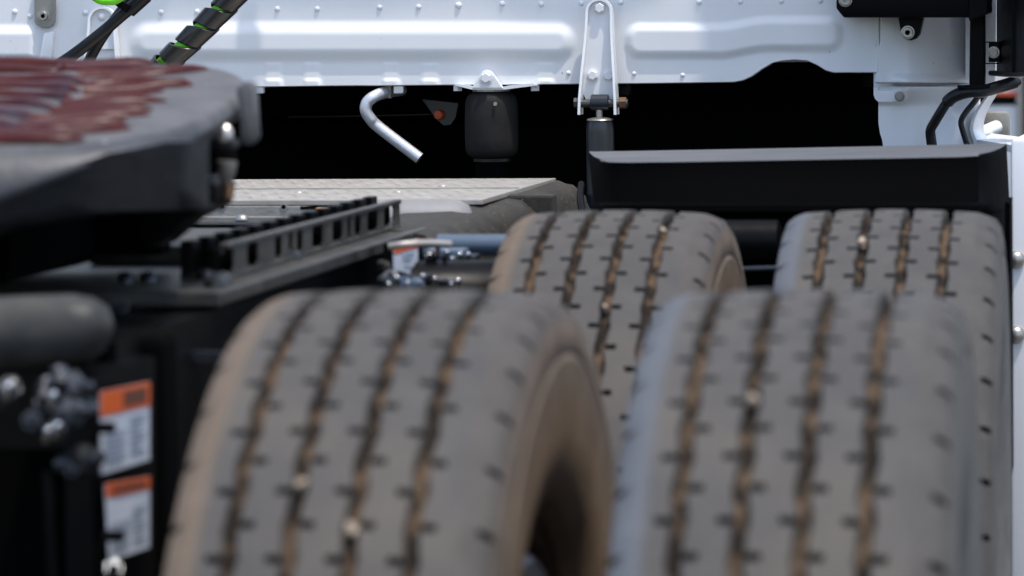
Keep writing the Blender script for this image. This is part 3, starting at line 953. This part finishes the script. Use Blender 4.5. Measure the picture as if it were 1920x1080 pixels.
# deep skirt under the ramp, its right corner rounded and turning back
up_ = [(-900, 596), (-300, 472), (0, 382), (130, 315), (200, 288), (270, 276), (315, 267)]
lo_y = [760, 560, 425, 405, 396, 394, 392]
cols = []
for (px, py), by in zip(up_, lo_y):
    Y_ = (Ep[14].y if px < 0 else Ep[13].y + (Ep[12].y - Ep[13].y) * px / 200 if px <= 200 else Ep[12].y + (Ep[11].y - Ep[12].y) * (px - 200) / 122) + .012
    a_ = P(px, py, Y_); b_2 = P(px, by, Y_ + .01)
    cols.append([a_ + Vector((0, .03, .002)), a_, a_.lerp(b_2, .3), a_.lerp(b_2, .7), b_2, b_2 + Vector((0, .05, -.004))])
last = cols[-1]
for dx, dy in ((.008, .003), (.014, .010), (.017, .022), (.017, .10)):
    cols.append([p + Vector((dx, dy, 0)) for p in last])
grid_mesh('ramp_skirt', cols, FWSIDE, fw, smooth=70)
for px, py in ((222, 312), (207, 325), (110, 352), (196, 268), (45, 318), (60, 300)):
    MB().lathe([(0, .004), (.002, .003), (.0028, .001)], P(px, py, 3.42), (.3, -.6, .7), 8).build('glint_spot', GLINT2, fw, smooth=60)  # small raised dots with glints put into their pale colour
# supports, pivot bracket and latch under the right end
sup = MB()
sup.chamfer_box((CLX - .06, 3.80, PZ + .085), (.58, .34, .15), .02)
sup.build('pedestal', DEEP, fw, smooth=40)
prism_px('pivot_bracket', [(250, 380), (330, 340), (372, 330), (405, 345), (398, 390), (345, 415), (290, 462), (265, 470)], 3.74, .10, BLACKP, fw, bevel=.008, smooth=40)
MB().lathe([(-.03, .010), (.008, .010), (.011, .005)], P(420, 253, 3.74), (.2, -1, .3), 16).build('pivot_bolt', STEEL, fw, smooth=45)
MB().chamfer_box(P(412, 270, 3.75), (.036, .04, .010), .003).build('latch_plate', FWSIDE, fw, smooth=40)
MB().chamfer_box(P(408, 292, 3.74), (.035, .04, .018), .004).build('latch_block', DEEP, fw, smooth=40)
MB().lathe([(-.02, .012), (.01, .012), (.013, .006)], P(364, 300, 3.72), (.1, -1, .4), 14).build('pivot_bolt', FWTOP, fw, smooth=45)
MB().tube([P(426, 302, 3.70), P(425, 322, 3.70), P(422, 342, 3.70)], [.011, .010, .006], 12).build('grease_nipple', STEEL, fw, smooth=45)
MB().tube([P(425, 335, 3.75), P(428, 372, 3.75)], .006, 10).build('latch_rod', RUSTY, fw, smooth=45)
MB().chamfer_box(P(382, 248, 3.66), (.010, .01, .008), .002).build('orange_tag', AMBER, fw)
MB().lathe([(0, .013), (.010, .012), (.014, .006)], P(410, 374, 3.9), (0, -.4, 1), 14).build('bright_nut', STEEL, fw, smooth=45)
MB().box((CLX - .1, 4.0, PZ + .10), (.8, .04, .16)).build('rear_web', DEEP, fw)

# --- rear crossmember tube with rounded end, lower left
YT = 3.22
t0 = P(180, 618, YT)
tb_ = MB().tube([t0 + Vector((-.9, .0, -.035)), t0 + Vector((-.5, 0, -.02)), t0 + Vector((-.05, 0, -.002)), t0 + Vector((-.02, 0, 0)), t0 + Vector((-.004, 0, 0)), t0 + Vector((.008, 0, 0)), t0 + Vector((.014, 0, -.002))], [.034, .034, .034, .033, .030, .022, .008], 24)
tbo = tb_.build('rear_crossmember', TUBEDUST, truck, smooth=50)
tbo['label'] = 'dusty round crossmember tube at the frame end'
cl = MB().box(P(40, 730, YT + .08), (.10, .03, .11)); cl.build('crossmember_gusset', BLACKP, tbo)
# dark stuff below: cross members and the differential
dk = MB()
dk.chamfer_box((-1.22, 3.42, .78), (.66, .06, .34), .01)
dk.build('rear_plate', DEEP, truck)
MB().lathe([(-.25, .10), (-.1, .19), (.08, .19), (.2, .10)], (-1.345, 3.06, .535), (0, 1, 0), 24).build('differential', DEEP, truck, smooth=45)
for yy in (3.06, 4.41):
    MB().tube([(-2.3, yy, .535), (-.5, yy, .535)], .075, 20).build('axle', BLACKP, truck, smooth=45)
# suspension hanger that carries the labels
ha = [P(172, 700, 3.225), P(290, 668, 3.34), P(292, 1120, 3.34), P(176, 1140, 3.225)]
hang = MB().prism(ha, [p + Vector((-.03, .012, 0)) for p in ha]).build('suspension_hanger', BLACKP, truck)
def label_plate(pts, band, bars, name, lab):
    """pts: four (px,py,Y) clockwise from top left; band: share of the height that is orange"""
    q = [P(*p) for p in pts]
    n3 = (q[1] - q[0]).cross(q[3] - q[0]).normalized()
    if n3.dot(CAMLOC - q[0]) < 0: n3 = -n3
    def at(u, v, lift):
        a = q[0].lerp(q[1], u); b = q[3].lerp(q[2], u)
        return a.lerp(b, v) + n3 * lift
    def quad(u0, u1, v0, v1, l0, l1):
        fr = [at(u0, v0, l1), at(u1, v0, l1), at(u1, v1, l1), at(u0, v1, l1)]
        bk = [at(u0, v0, l0), at(u1, v0, l0), at(u1, v1, l0), at(u0, v1, l0)]
        return MB().prism(fr, bk)
    o = quad(0, 1, 0, 1, .001, .002).build(name, LABELW, truck)
    o['label'] = lab
    quad(0.0, 1.0, 0.0, band, .0021, .0026).build('orange_band', LABELO, o)
    for (u0, u1, v0, v1, m_) in bars:
        quad(u0, u1, v0, v1, .0027, .0031).build('print_line', m_, o)
    return o
lines = [(.60, .90 - .05 * (k % 3), .38 + k * .075, .41 + k * .075, LABELG) for k in range(7)] + [(.08, .50 - .06 * (k % 2), .52 + k * .07, .545 + k * .07, LABELG) for k in range(6)]
label_plate([(184, 735, 3.20), (277, 716, 3.305), (277, 862, 3.305), (186, 890, 3.20)], .30, [(.45, .92, .05, .24, LABELK)] + lines, 'warning_label', 'upper orange and white warning label on the hanger')
label_plate([(194, 908, 3.20), (277, 893, 3.305), (277, 1026, 3.305), (202, 1052, 3.20)], .17, [(.12, .9, .05, .12, LABELK)] + lines, 'warning_label', 'lower orange and white warning label on the hanger')
# dark clips biting into the label edges
for px, py in ((196, 802), (212, 1005)):
    MB().chamfer_box(P(px, py, 3.19), (.020, .01, .010), .002).build('hanger_clip', BLACKP, hang)
# greasy fittings
def fitting(px, py, Y, r, ax, mat_=WETMETAL, name='greasy_fitting', par=truck):
    m = MB()
    m.lathe([(-r * 2.2, r * .6), (-r * .6, r * .6)], P(px, py, Y), ax, 14)
    m.lathe([(-r * .6, r), (r * .35, r), (r * .5, r * .86)], P(px, py, Y), ax, 6)
    m.lathe([(r * .5, r * .6), (r * 1.1, r * .56), (r * 1.5, r * .3)], P(px, py, Y), ax, 14)
    return m.build(name, mat_, par, smooth=40)
fitting(100, 735, 3.17, .017, (.5, -.6, .6))
fitting(130, 722, 3.18, .015, (-.5, -.4, .8), FITGREY)
fitting(150, 738, 3.18, .012, (.7, -.4, .5))
fitting(85, 762, 3.16, .012, (.1, -.7, .7))
fitting(132, 775, 3.16, .014, (.8, -.4, .3), FITGREY)
fitting(60, 790, 3.15, .011, (.2, -.9, .2))
fitting(18, 730, 3.12, .012, (.4, -.7, .5))
fitting(105, 805, 3.14, .010, (.1, -.9, .4))
fitting(160, 862, 3.18, .015, (.9, -.5, .2))
fitting(134, 882, 3.17, .008, (.3, -.7, .3))
fitting(227, 578, 3.5, .008, (.5, -.6, .6))
fitting(212, 1070, 3.14, .010, (.3, -.6, .6))
MB().box(P(330, 668, 3.6), (.10, .02, .010)).build('rail_bracket', SHOCKP, truck)
MB().tube([P(95, 880, 3.3), P(110, 1150, 3.3)], .01, 10).build('brake_hose', BLACKP, truck, smooth=45)

# --- behind the near inner tyre: label, blue tube, brake parts
label_plate([(735, 468, 4.33), (781, 447, 4.42), (781, 518, 4.42), (736, 505, 4.33)], .24, [(.35, .8, .34, .39, LABELG), (.35, .7, .5, .55, LABELG), (.4, .95, .74, .78, LABELG)], 'warning_label', 'small far warning label beside the blue-grey tube')
MB().box(P(762, 498, 4.49), (.05, .05, .06)).build('label_plate_backing', BLACKP, truck)
MB().tube(smooth_path([P(730, 463, 4.28), P(760, 458, 4.28), P(800, 456, 4.30), P(843, 458, 4.34)]), .0045, 10).build('bright_pipe', ALU, truck, smooth=45)
MB().lathe([(-.02, .0145), (.24, .0145)], P(850, 460, 4.60), (1, .0, 0), 20).build('torque_rod', BLUETUBE, truck, smooth=45)
cc = MB()
cc.chamfer_box(P(830, 475, 4.5), (.06, .05, .012), .003)
cc.build('valve_bracket', BLUETUBE, truck, smooth=40)
cc = MB().chamfer_box(P(860, 484, 4.52), (.05, .04, .010), .002)
cc.build('valve_block', WETMETAL, truck, smooth=40)
bk_ = MB().box(P(850, 538, 4.75), (.34, .04, .07)); bk_.build('crossmember', DEEP, truck)
fitting(733, 524, 4.25, .012, (.4, -.7, .5))
fitting(722, 530, 4.22, .010, (-.2, -.8, .4))
fitting(720, 500, 4.30, .008, (-.3, -.7, .5), MUDDY)
fitting(765, 536, 4.30, .014, (.9, -.3, .2), BLUETUBE)
fitting(797, 522, 4.38, .008, (.9, -.3, .3))
fitting(868, 520, 4.45, .010, (.3, -.7, .5))
fitting(912, 520, 4.46, .013, (.4, -.7, .5))
fitting(890, 538, 4.44, .012, (.7, -.4, .4))
fitting(862, 535, 4.42, .007, (.2, -.7, .5))
fitting(805, 482, 4.42, .006, (.2, -.7, .5))
fitting(815, 478, 4.42, .006, (.2, -.7, .6))
MB().box(P(832, 512, 4.5), (.02, .02, .035)).build('valve_stem', MUDDY, truck)
MB().lathe([(-.07, .055), (.07, .055), (.085, .04)], P(850, 570, 4.43), (1, .1, 0), 24).build('brake_chamber', BLACKP, truck, smooth=45)
MB().tube(smooth_path([P(800, 535, 4.40), P(840, 528, 4.38), P(870, 534, 4.40), P(900, 545, 4.42)]), .004, 8).build('brake_hose', WETMETAL, truck, smooth=45)

# --- fender behind the far tyres
YF = 5.12
FTZ = P(1500, 297, 5.03).z                   # flat top, seen at a glancing angle
plan = []
near = [(1104, 284), (1107, 288), (1114, 294), (1126, 299), (1145, 301.5), (1180, 302), (1300, 300.5), (1500, 297), (1700, 293.5), (1800, 291.5), (1835, 289.5), (1858, 285), (1874, 279), (1884, 273), (1888, 269)]
far = [(1108, 283), (1114, 283), (1120, 283), (1130, 282.8), (1148, 282.5), (1182, 282), (1300, 280), (1500, 276), (1700, 272), (1800, 270), (1836, 269.2), (1858, 268.8), (1872, 268.5), (1880, 268.2), (1886, 268)]
FTILT = (P(1823, 290, 5.03).z - P(1180, 302, 5.03).z) / (P(1823, 290, 5.03).x - P(1180, 302, 5.03).x)
FX0 = P(1500, 297, 5.03).x
def on_top(px, py):
    v = CAMR @ Vector(((px - CX) / F, (CY - py) / F, -1.0))
    nn_ = Vector((-FTILT, 0, 1)); q0 = Vector((FX0, 0, FTZ))
    return CAMLOC + v * ((q0 - CAMLOC).dot(nn_) / v.dot(nn_))
cols = []
for (a, b) in zip(far, near):
    A = on_top(*a); B = on_top(*b)
    px = b[0]
    C_ = P(px + 9 * (1 - smoothstep(1104, 1160, px)) + 5 * smoothstep(1850, 1888, px), 384, max(4.985, B.y - .045))
    D0 = Vector((B.x, B.y, B.z))
    cols.append([A + Vector((0, .01, -.02)), A + Vector((0, .004, -.001)), A.lerp(B, .5), A.lerp(B, .98), B + Vector((0, -.003, -.002)), B + Vector((0, -.004, -.008)), B.lerp(C_, .5), C_ + Vector((0, 0, .004)), C_ + Vector((0, -.022, 0)), C_ + Vector((0, -.024, -.008)), C_ + Vector((0, .0, -.012)), C_ + Vector((0, .02, -.55))])
fend = grid_mesh('rear_fender', cols, FENDER, truck, smooth=35)
fend.data.materials.append(FENDTOP)
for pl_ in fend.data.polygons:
    if abs(pl_.normal.z) > .75 and pl_.center.z + WO[fend.name].z > FTZ - .03: pl_.material_index = 1  # upward faces at the top take the paler grey
sol = fend.modifiers.new('thickness', 'SOLIDIFY'); sol.thickness = .005; sol.offset = -1
fend['label'] = 'black moulded mudguard with pale grey rolled top edge behind the far tyres'
prism_px('fender_side', [(1884, 380), (1894, 380), (1896, 900), (1884, 900)], 4.98, .16, FENDER, fend)
MB().lathe([(-.04, .03), (.04, .03), (.045, .02)], P(1405, 452, 4.95), (1, .0, 0), 20).build('brake_chamber', BLACKP, truck, smooth=45)
MB().tube([P(1380, 505, 4.9), P(1470, 502, 4.9)], .004, 8).build('brake_hose', SHOCKP, truck)
MB().tube(smooth_path([P(1090, 345, 5.9), P(1088, 372, 5.85), P(1092, 400, 5.8)]), .006, 8).build('air_pipe', BLACKP, truck)

for px, py, Y_, r_ in ((822, 462, 4.33, .004), (838, 474, 4.42, .004), (848, 486, 4.45, .004), (862, 478, 4.45, .0045), (878, 478, 4.46, .004), (884, 520, 4.4, .004), (858, 528, 4.38, .005), (846, 534, 4.37, .004), (902, 530, 4.42, .005), (920, 514, 4.44, .005), (815, 524, 4.36, .004), (792, 520, 4.34, .005), (743, 522, 4.22, .0045), (728, 534, 4.2, .004), (100, 742, 3.11, .005), (108, 800, 3.1, .005), (16, 726, 3.08, .005), (90, 808, 3.1, .004)):
    MB().lathe([(-.012, r_ * .9), (0, r_ * .9), (r_ * .3, r_ * .8), (r_ * .8, r_ * .6), (r_, r_ * .2)], P(px, py, Y_), (.35, -.5, .8), 10).build('glint_bead', GLINT, truck, smooth=60)  # small polished beads added among the fittings for their glints
# ------------------------------------------------------------------ wheels
TR, AZ = .485, .535
def tyre_mesh():
    np_ = 47
    pit = 2 * math.pi / np_
    arc = TR * pit * 1000                    # mm per pitch
    rows = [0, 6.6, 7.1, 14.1, 14.6, 22, arc * .5 - 1, arc * .5 + 6, arc * .5 + 6.5, arc * .5 + 13.5, arc * .5 + 14, arc - 9]
    A = (2, 3); B = (8, 9)
    gc = [-.0715, -.0238, .0238, .0715]
    hw, gd = .0068, .014
    def crown(v):                            # radius of the tread face
        return TR - .0045 * (v / .106) ** 2 - max(0, abs(v) - .106) * .27
    colsdef = []                             # v, drop, groove idx for zigzag (signed weight), type
    edge = .1060
    def rib(v0, v1, lg, rg):
        out = []
        w = v1 - v0
        nl = .0116
        if lg is not None:
            out.append((v0 + nl - .0009, 'nA', lg, .35)); out.append((v0 + nl, 'rib', lg, .3))
        out.append(((v0 + v1) / 2, 'rib', None, 0))
        if rg is not None:
            out.append((v1 - nl, 'rib', rg, .3)); out.append((v1 - nl + .0009, 'nB', rg, .35))
        return out
    bounds = [-edge] + gc + [edge]
    C = []
    # left sidewall from the bead up (v negative)
    side = [(-.092, .300), (-.100, .312), (-.108, .316), (-.118, .320), (-.129, .340), (-.1355, .370), (-.1380, .400), (-.1380, .424), (-.1366, .426), (-.1360, .430), (-.1370, .432), (-.1355, .450), (-.1325, .464)]
    for v, r in side: C.append((v, 'side', None, 0, r))
    C.append((-.1295, 'shn', None, 0, crown(.1285) - .004)); C.append((-.1265, 'shn', None, 0, crown(.1265) - .0006))
    C.append((-.119, 'chm', None, 0, None)); C.append((-.109, 'chm', None, 0, None))
    C.append((-.1045, 'sh', None, 0, None))
    C.append((-.1010, 'rib', None, 0, None))
    for k in range(5):
        v0 = bounds[k] + (hw if k > 0 else 0)
        v1 = bounds[k + 1] - (hw if k < 4 else 0)
        if k > 0:
            C.append((v0 - .0019, 'bot', k - 1, 1, None)); C.append((v0, 'edge', k - 1, 1, None))
        for (v, t, gidx, wgt) in rib(v0, v1, k - 1 if k > 0 else None, k if k < 4 else None):
            C.append((v, t, gidx, wgt, None))
        if k < 4:
            C.append((v1, 'edge', k, 1, None)); C.append((v1 + .0019, 'bot', k, 1, None))
    C.append((.1010, 'rib', None, 0, None))
    C.append((.1045, 'sh', None, 0, None))
    C.append((.109, 'chm', None, 0, None)); C.append((.119, 'chm', None, 0, None))
    C.append((.1265, 'shn', None, 0, crown(.1265) - .0006)); C.append((.1295, 'shn', None, 0, crown(.1285) - .004))
    for v, r in reversed(side): C.append((-v, 'side', None, 0, r))
    def narrow(v):
        if v > -.1: return v
        return -.1 - (-.1 - v) * .84 if v > -.1265 else -.12226 - (-.1265 - v) * .35
    C = [(narrow(v), t, gi, wg, (None if r is None else (r if t != 'side' or r > .42 else .42 - (.42 - r) * 1.2))) for (v, t, gi, wg, r) in C]
    rnd = random.Random(3)
    verts, zone, uvs = [], [], []
    nC = len(C)
    for p in range(np_):
        for ri, mm in enumerate(rows):
            th = p * pit + mm / 1000 / TR
            inA, inB = ri in A, ri in B
            zz = (-.0015 if ri in (1, 2, 3, 4) else (.0015 if ri in (7, 8, 9, 10) else 0.0))
            jit = rnd.uniform(-.0007, .0007)
            for ci, (v, t, gi, wgt, r) in enumerate(C):
                if r is None: r = crown(v)
                red = grn = blu = 0.0
                vv = v
                if gi is not None:
                    vv = v + (zz + jit) * wgt
                swap = False
                nA = inB if swap else inA
                nB = inA if swap else inB
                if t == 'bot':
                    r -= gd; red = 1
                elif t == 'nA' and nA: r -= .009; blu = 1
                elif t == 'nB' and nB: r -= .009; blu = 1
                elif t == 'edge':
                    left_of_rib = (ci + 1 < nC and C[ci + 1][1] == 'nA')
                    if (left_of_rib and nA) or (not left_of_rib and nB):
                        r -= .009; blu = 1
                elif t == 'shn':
                    grn = 1.0
                    if inA: r -= .009; vv *= .975; blu = 1
                elif t == 'chm':
                    grn = 1.0
                    if inA and v < -.111: r -= .0014; blu = .35
                elif t == 'sh':
                    grn = 1.0 if v < 0 else .25
                elif t == 'rib' and v < -.0995: grn = .8
                elif t == 'side':
                    grn = 1.0
                
                verts.append((vv, -r * math.sin(th), r * math.cos(th)))
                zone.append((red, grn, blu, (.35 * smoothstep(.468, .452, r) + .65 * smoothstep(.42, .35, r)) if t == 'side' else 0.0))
                uvs.append((th * TR, vv))
    nR = np_ * len(rows)
    faces = []
    for i in range(nR):
        i2 = (i + 1) % nR
        for j in range(nC - 1):
            faces.append((i * nC + j, i * nC + j + 1, i2 * nC + j + 1, i2 * nC + j))
    me = bpy.data.meshes.new('tyre')
    me.from_pydata(verts, [], faces)
    ca = me.color_attributes.new('zone', 'FLOAT_COLOR', 'POINT')
    ca.data.foreach_set('color', [c for z in zone for c in z])
    uvl = me.uv_layers.new(name='UVMap')
    dat = []
    for f in faces:
        for vi in f: dat += list(uvs[vi])
    # close the seam
    for fi in range((nR - 1) * (nC - 1), nR * (nC - 1)):
        for k in (2, 3):
            dat[(fi * 4 + k) * 2] += 2 * math.pi * TR
    uvl.data.foreach_set('uv', dat)
    bm = bmesh.new(); bm.from_mesh(me); bmesh.ops.recalc_face_normals(bm, faces=bm.faces[:]); bm.to_mesh(me); bm.free()
    me.materials.append(TYRE_IN)
    me.polygons.foreach_set('use_smooth', [True] * len(me.polygons))
    me.set_sharp_from_angle(angle=rad(32))
    return me
TYRE = tyre_mesh()
rm = MB()
rm.lathe([(-.105, .305), (-.108, .315), (-.100, .318), (-.090, .300), (-.06, .288), (.06, .288), (.090, .300), (.100, .318), (.108, .315), (.105, .296), (.060, .280), (.0, .276), (-.06, .276), (-.105, .305)], (0, 0, 0), (1, 0, 0), 64, cap0=False, cap1=False)
ro = rm.build('rim', RUSTY, None, smooth=40, origin=(0, 0, 0)); RIM = ro.data; bpy.data.objects.remove(ro)
dm_ = MB()
dm_.lathe([(.01, .279), (.02, .262), (.035, .22), (.04, .15), (.04, .085), (.03, .08)], (0, 0, 0), (1, 0, 0), 48, cap0=False)
do_ = dm_.build('wheel_disc', DEEP, None, smooth=40, origin=(0, 0, 0)); DISC = do_.data; bpy.data.objects.remove(do_)
hr = MB()
hr.lathe([(.088, .238), (.096, .246), (.103, .240), (.100, .215), (.06, .20)], (0, 0, 0), (1, 0, 0), 48, cap0=False, cap1=False)
ho_ = hr.build('valve_ring', SILVER, None, smooth=40, origin=(0, 0, 0)); RING = ho_.data; bpy.data.objects.remove(ho_)
nearm = (P(761, 560, 3.06).x, P(1511, 560, 3.06).x)
WHEELS = (
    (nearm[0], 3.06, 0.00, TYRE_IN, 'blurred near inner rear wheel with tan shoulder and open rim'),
    (nearm[1], 3.06, 0.05, TYRE_OUT, 'blurred near outer rear wheel at lower right'),
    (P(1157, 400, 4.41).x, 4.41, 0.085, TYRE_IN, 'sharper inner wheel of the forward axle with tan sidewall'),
    (P(1670, 400, 4.41).x, 4.41, 0.03, TYRE_OUT, 'outer wheel of the forward axle before the black mudguard'))
for (wx, wy, ang, tm, lab) in WHEELS:
    w = empty('rear_wheel', (wx, wy, AZ), truck)
    w['label'] = lab
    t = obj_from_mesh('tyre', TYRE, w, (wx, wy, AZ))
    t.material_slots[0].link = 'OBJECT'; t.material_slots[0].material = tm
    t.rotation_euler = (ang, 0, 0)
    for nme, me_ in (('rim', RIM), ('wheel_disc', DISC), ('valve_ring', RING)):
        q_ = obj_from_mesh(nme, me_, w, (wx, wy, AZ)); q_.scale = (.95, .915, .915) if nme != 'valve_ring' else (1.0, 1.03, 1.03)

# ------------------------------------------------------------------ stones caught in the treads
def pebble(px, py, wx, wy, size, lab, elong=1.0):
    """on the tread of the wheel at wx, wy, where the photo shows it"""
    v = (CAMR @ Vector(((px - CX) / F, (CY - py) / F, -1.0))).normalized()
    # meet the cylinder of the tread
    r = TR - .006
    oy, oz = CAMLOC.y - wy, CAMLOC.z - AZ
    a = v.y ** 2 + v.z ** 2; b = 2 * (oy * v.y + oz * v.z); c = oy ** 2 + oz ** 2 - r * r
    D = b * b - 4 * a * c
    if D < 0: return
    p = CAMLOC + v * ((-b - math.sqrt(D)) / (2 * a))
    bm = bmesh.new()
    bmesh.ops.create_icosphere(bm, subdivisions=3, radius=size)
    sd = random.uniform(0, 50)
    for q in bm.verts:
        k = 1 + .55 * noise.noise(q.co * (1.3 / size) + Vector((sd, 0, 0)))
        q.co = Vector((q.co.x * k * .85, q.co.y * k, q.co.z * k * elong))
    me = bpy.data.meshes.new('pebble'); bm.to_mesh(me); bm.free()
    me.materials.append(STONE)
    me.polygons.foreach_set('use_smooth', [True] * len(me.polygons))
    o = obj_from_mesh('pebble', me, None, p)
    tag(o, lab, 'pebble', 'pebbles stuck in the tyre grooves')
ni, no = WHEELS[0], WHEELS[1]; fi_, fo = WHEELS[2], WHEELS[3]
pebble(660, 992, ni[0], ni[1], .0062, 'lowest pale pebble, caught in the third groove of the near inner tyre')
pebble(566, 910, ni[0], ni[1], .0055, 'dull pebble in the second groove from the left of the near inner tyre')
pebble(1410, 752, no[0], no[1], .0056, 'tan round pebble in the groove of the near outer tyre')
pebble(1616, 458, fo[0], fo[1], .0060, 'white oblong pebble in the far outer tyre tread', 1.4)
pebble(1243, 433, fi_[0], fi_[1], .0045, 'small tan pebble high in the right groove of the far inner tyre')
pebble(1135, 578, fi_[0], fi_[1], .0045, 'tiny pale pebble low on the far inner tyre, above the near inner tyre')

# ------------------------------------------------------------------ hoses in front of the cab wall
YH = 5.95
h1 = empty('air_hose', P(165, 110, YH)); tag(h1, 'pair of plain black hoses tied together, crossing the white wall at upper left', 'hose')
p1 = smooth_path([P(70, 145, YH - .02), P(130, 108, YH), P(190, 62, YH), P(232, 26, YH), P(275, -8, YH), P(330, -60, YH - .05), P(370, -140, YH - .1)], 6)
MB().tube(p1, M(11.5, YH), 14).build('main_hose', RUBBER, h1, smooth=50)
p2 = smooth_path([P(140, 175, YH + .03), P(165, 118, YH + .03), P(185, 80, YH + .028), P(207, 48, YH + .02), P(240, 5, YH + .022), P(285, -50, YH), P(320, -140, YH - .05)], 6)
MB().tube(p2, M(10.5, YH), 14).build('second_hose', RUBBER, h1, smooth=50)
tie = MB()
for s_ in (0, 5, 10):
    tie.box(P(222 + s_ * .6, 10 - s_ * .7, YH - .015), (.035, .012, .004), Matrix.Rotation(rad(35), 3, 'Y'))
tie.build('cable_tie', BLACK, h1)
MB().lathe([(-.02, .0125), (.02, .0125)], P(258, 6, YH), (.6, 0, .5), 14).build('hose_sleeve', RUBBER, h1, smooth=40)
g1 = MB().tube(smooth_path([P(120, -50, YH - .03), P(165, -16, YH - .03), P(185, -1, YH - .03), P(203, 2, YH - .03), P(222, -2, YH - .03), P(250, -30, YH - .03), P(270, -110, YH)], 6), M(8, YH), 12).build('green_hose', GREEN, None, smooth=50)
tag(g1, 'lime green hose dipping in at the top left edge', 'hose')

h2 = empty('wrapped_hose', P(395, 50, YH)); tag(h2, 'bundle of lime green hose in black spiral wrap, slanting across the white wall', 'hose')
pa = smooth_path([P(265, 170, YH + .06), P(300, 128, YH + .03), P(340, 92, YH), P(385, 48, YH), P(430, 2, YH), P(480, -55, YH - .02), P(520, -130, YH - .06)], 14)
MB().tube(pa, M(16, YH), 16).build('green_core', GREEN, h2, smooth=50)
# spiral ribbon around the core
L_ = [0]
for a_, b_ in zip(pa, pa[1:]): L_.append(L_[-1] + (b_ - a_).length)
def along(s):
    s = max(0, min(L_[-1] - 1e-6, s))
    for i in range(len(pa) - 1):
        if L_[i + 1] >= s:
            t = (s - L_[i]) / (L_[i + 1] - L_[i])
            return pa[i].lerp(pa[i + 1], t), (pa[i + 1] - pa[i]).normalized()
PITCH = .0435
s0 = 0.0
turns = int((L_[-1]) / PITCH)
SEG = 28
vs, fs = [], []
for i in range(turns * SEG + 1):
    th = 2 * math.pi * i / SEG
    W_ = .0388 - .0062 * math.cos(th)
    for (ds, rr2) in ((0, .0188), (.002, .0205), (W_ - .002, .0225), (W_, .0205)):
        c_, t_ = along(PITCH * i / SEG + ds)
        a_ = t_.cross(Vector((0, 1, 0))).normalized(); b_ = t_.cross(a_).normalized()
        vs.append(c_ + a_ * math.cos(th) * rr2 + b_ * math.sin(th) * rr2)
for i in range(turns * SEG):
    for k in range(3):
        fs.append((i * 4 + k, i * 4 + k + 1, (i + 1) * 4 + k + 1, (i + 1) * 4 + k))
spo = MB().add(vs, fs).build('spiral_wrap', SPIRAL, h2, smooth=35)
sol = spo.modifiers.new('thickness', 'SOLIDIFY'); sol.thickness = .0015

# unseen hoses added above the frame, shaped by the shadows they cast on the wall
def slung(name, lab, curve, r, p, m_):
    """curve: where its shadow falls on the wall; p: how far it hangs off the wall"""
    pts = smooth_path([P(px, py, WY) + sv * (p / -sv.y) for px, py in curve], 6)
    o = MB().tube(pts, r, 10).build(name, m_, None, smooth=50)
    tag(o, lab, 'hose')
    return o
slung('shading_slung_hose', 'unseen black hose slung above the frame, added to shade the cab wall', [(300, -64), (480, -54), (700, -54), (770, -59), (850, -72), (920, -72), (965, -52), (1015, -36), (1085, -29), (1150, -34), (1215, -58), (1270, -90)], .0135, .20, RUBBER)
slung('shading_hanging_hose', 'unseen black hose hanging above the frame, added to shade the cab wall', [(540, -400), (500, -160), (478, -40), (464, 20), (456, 70), (455, 130), (458, 300), (470, 600)], .0145, .24, RUBBER)
slung('shading_hanging_hose', 'second unseen black hose, added to shade the wall beside the arched bracket', [(330, -320), (240, -90), (160, 0), (115, 60), (92, 110), (80, 300), (80, 600)], .018, .22, RUBBER)
slung('shading_hanging_hose', 'third unseen black hose, added to shade the wall over the arched bracket', [(190, -260), (215, -90), (250, -30), (290, -28), (330, -60), (370, -240)], .014, .22, RUBBER)

# ------------------------------------------------------------------ parked truck far behind on the right
YP = 17.0
pk = empty('parked_truck', P(1880, 300, YP)); tag(pk, 'blurred white parked vehicle with an orange stripe, far behind the cab corner', 'truck')
def farbox(name, pts, m_, Y=YP, th=.4):
    return prism_px(name, pts, Y, th, m_, pk)
farbox('body', [(1700, 200), (1908, 198), (1908, 420), (1700, 420)], FARWHITE)
farbox('window_band', [(1700, 178), (1906, 178), (1906, 196), (1700, 199)], GLASS, YP + .02)
farbox('orange_stripe', [(1700, 172), (1908, 174), (1908, 179), (1700, 179)], ORANGE, YP - .02)
farbox('roof_panel', [(1700, 100), (1908, 100), (1908, 172), (1700, 172)], FARWHITE, YP + .03)
farbox('corner_pillar', [(1909, 100), (1917, 100), (1917, 420), (1909, 420)], GREYSTRAP, YP - .03)
farbox('open_door', [(1918, 90), (2050, 90), (2050, 420), (1918, 420)], DEEP, YP + .1)
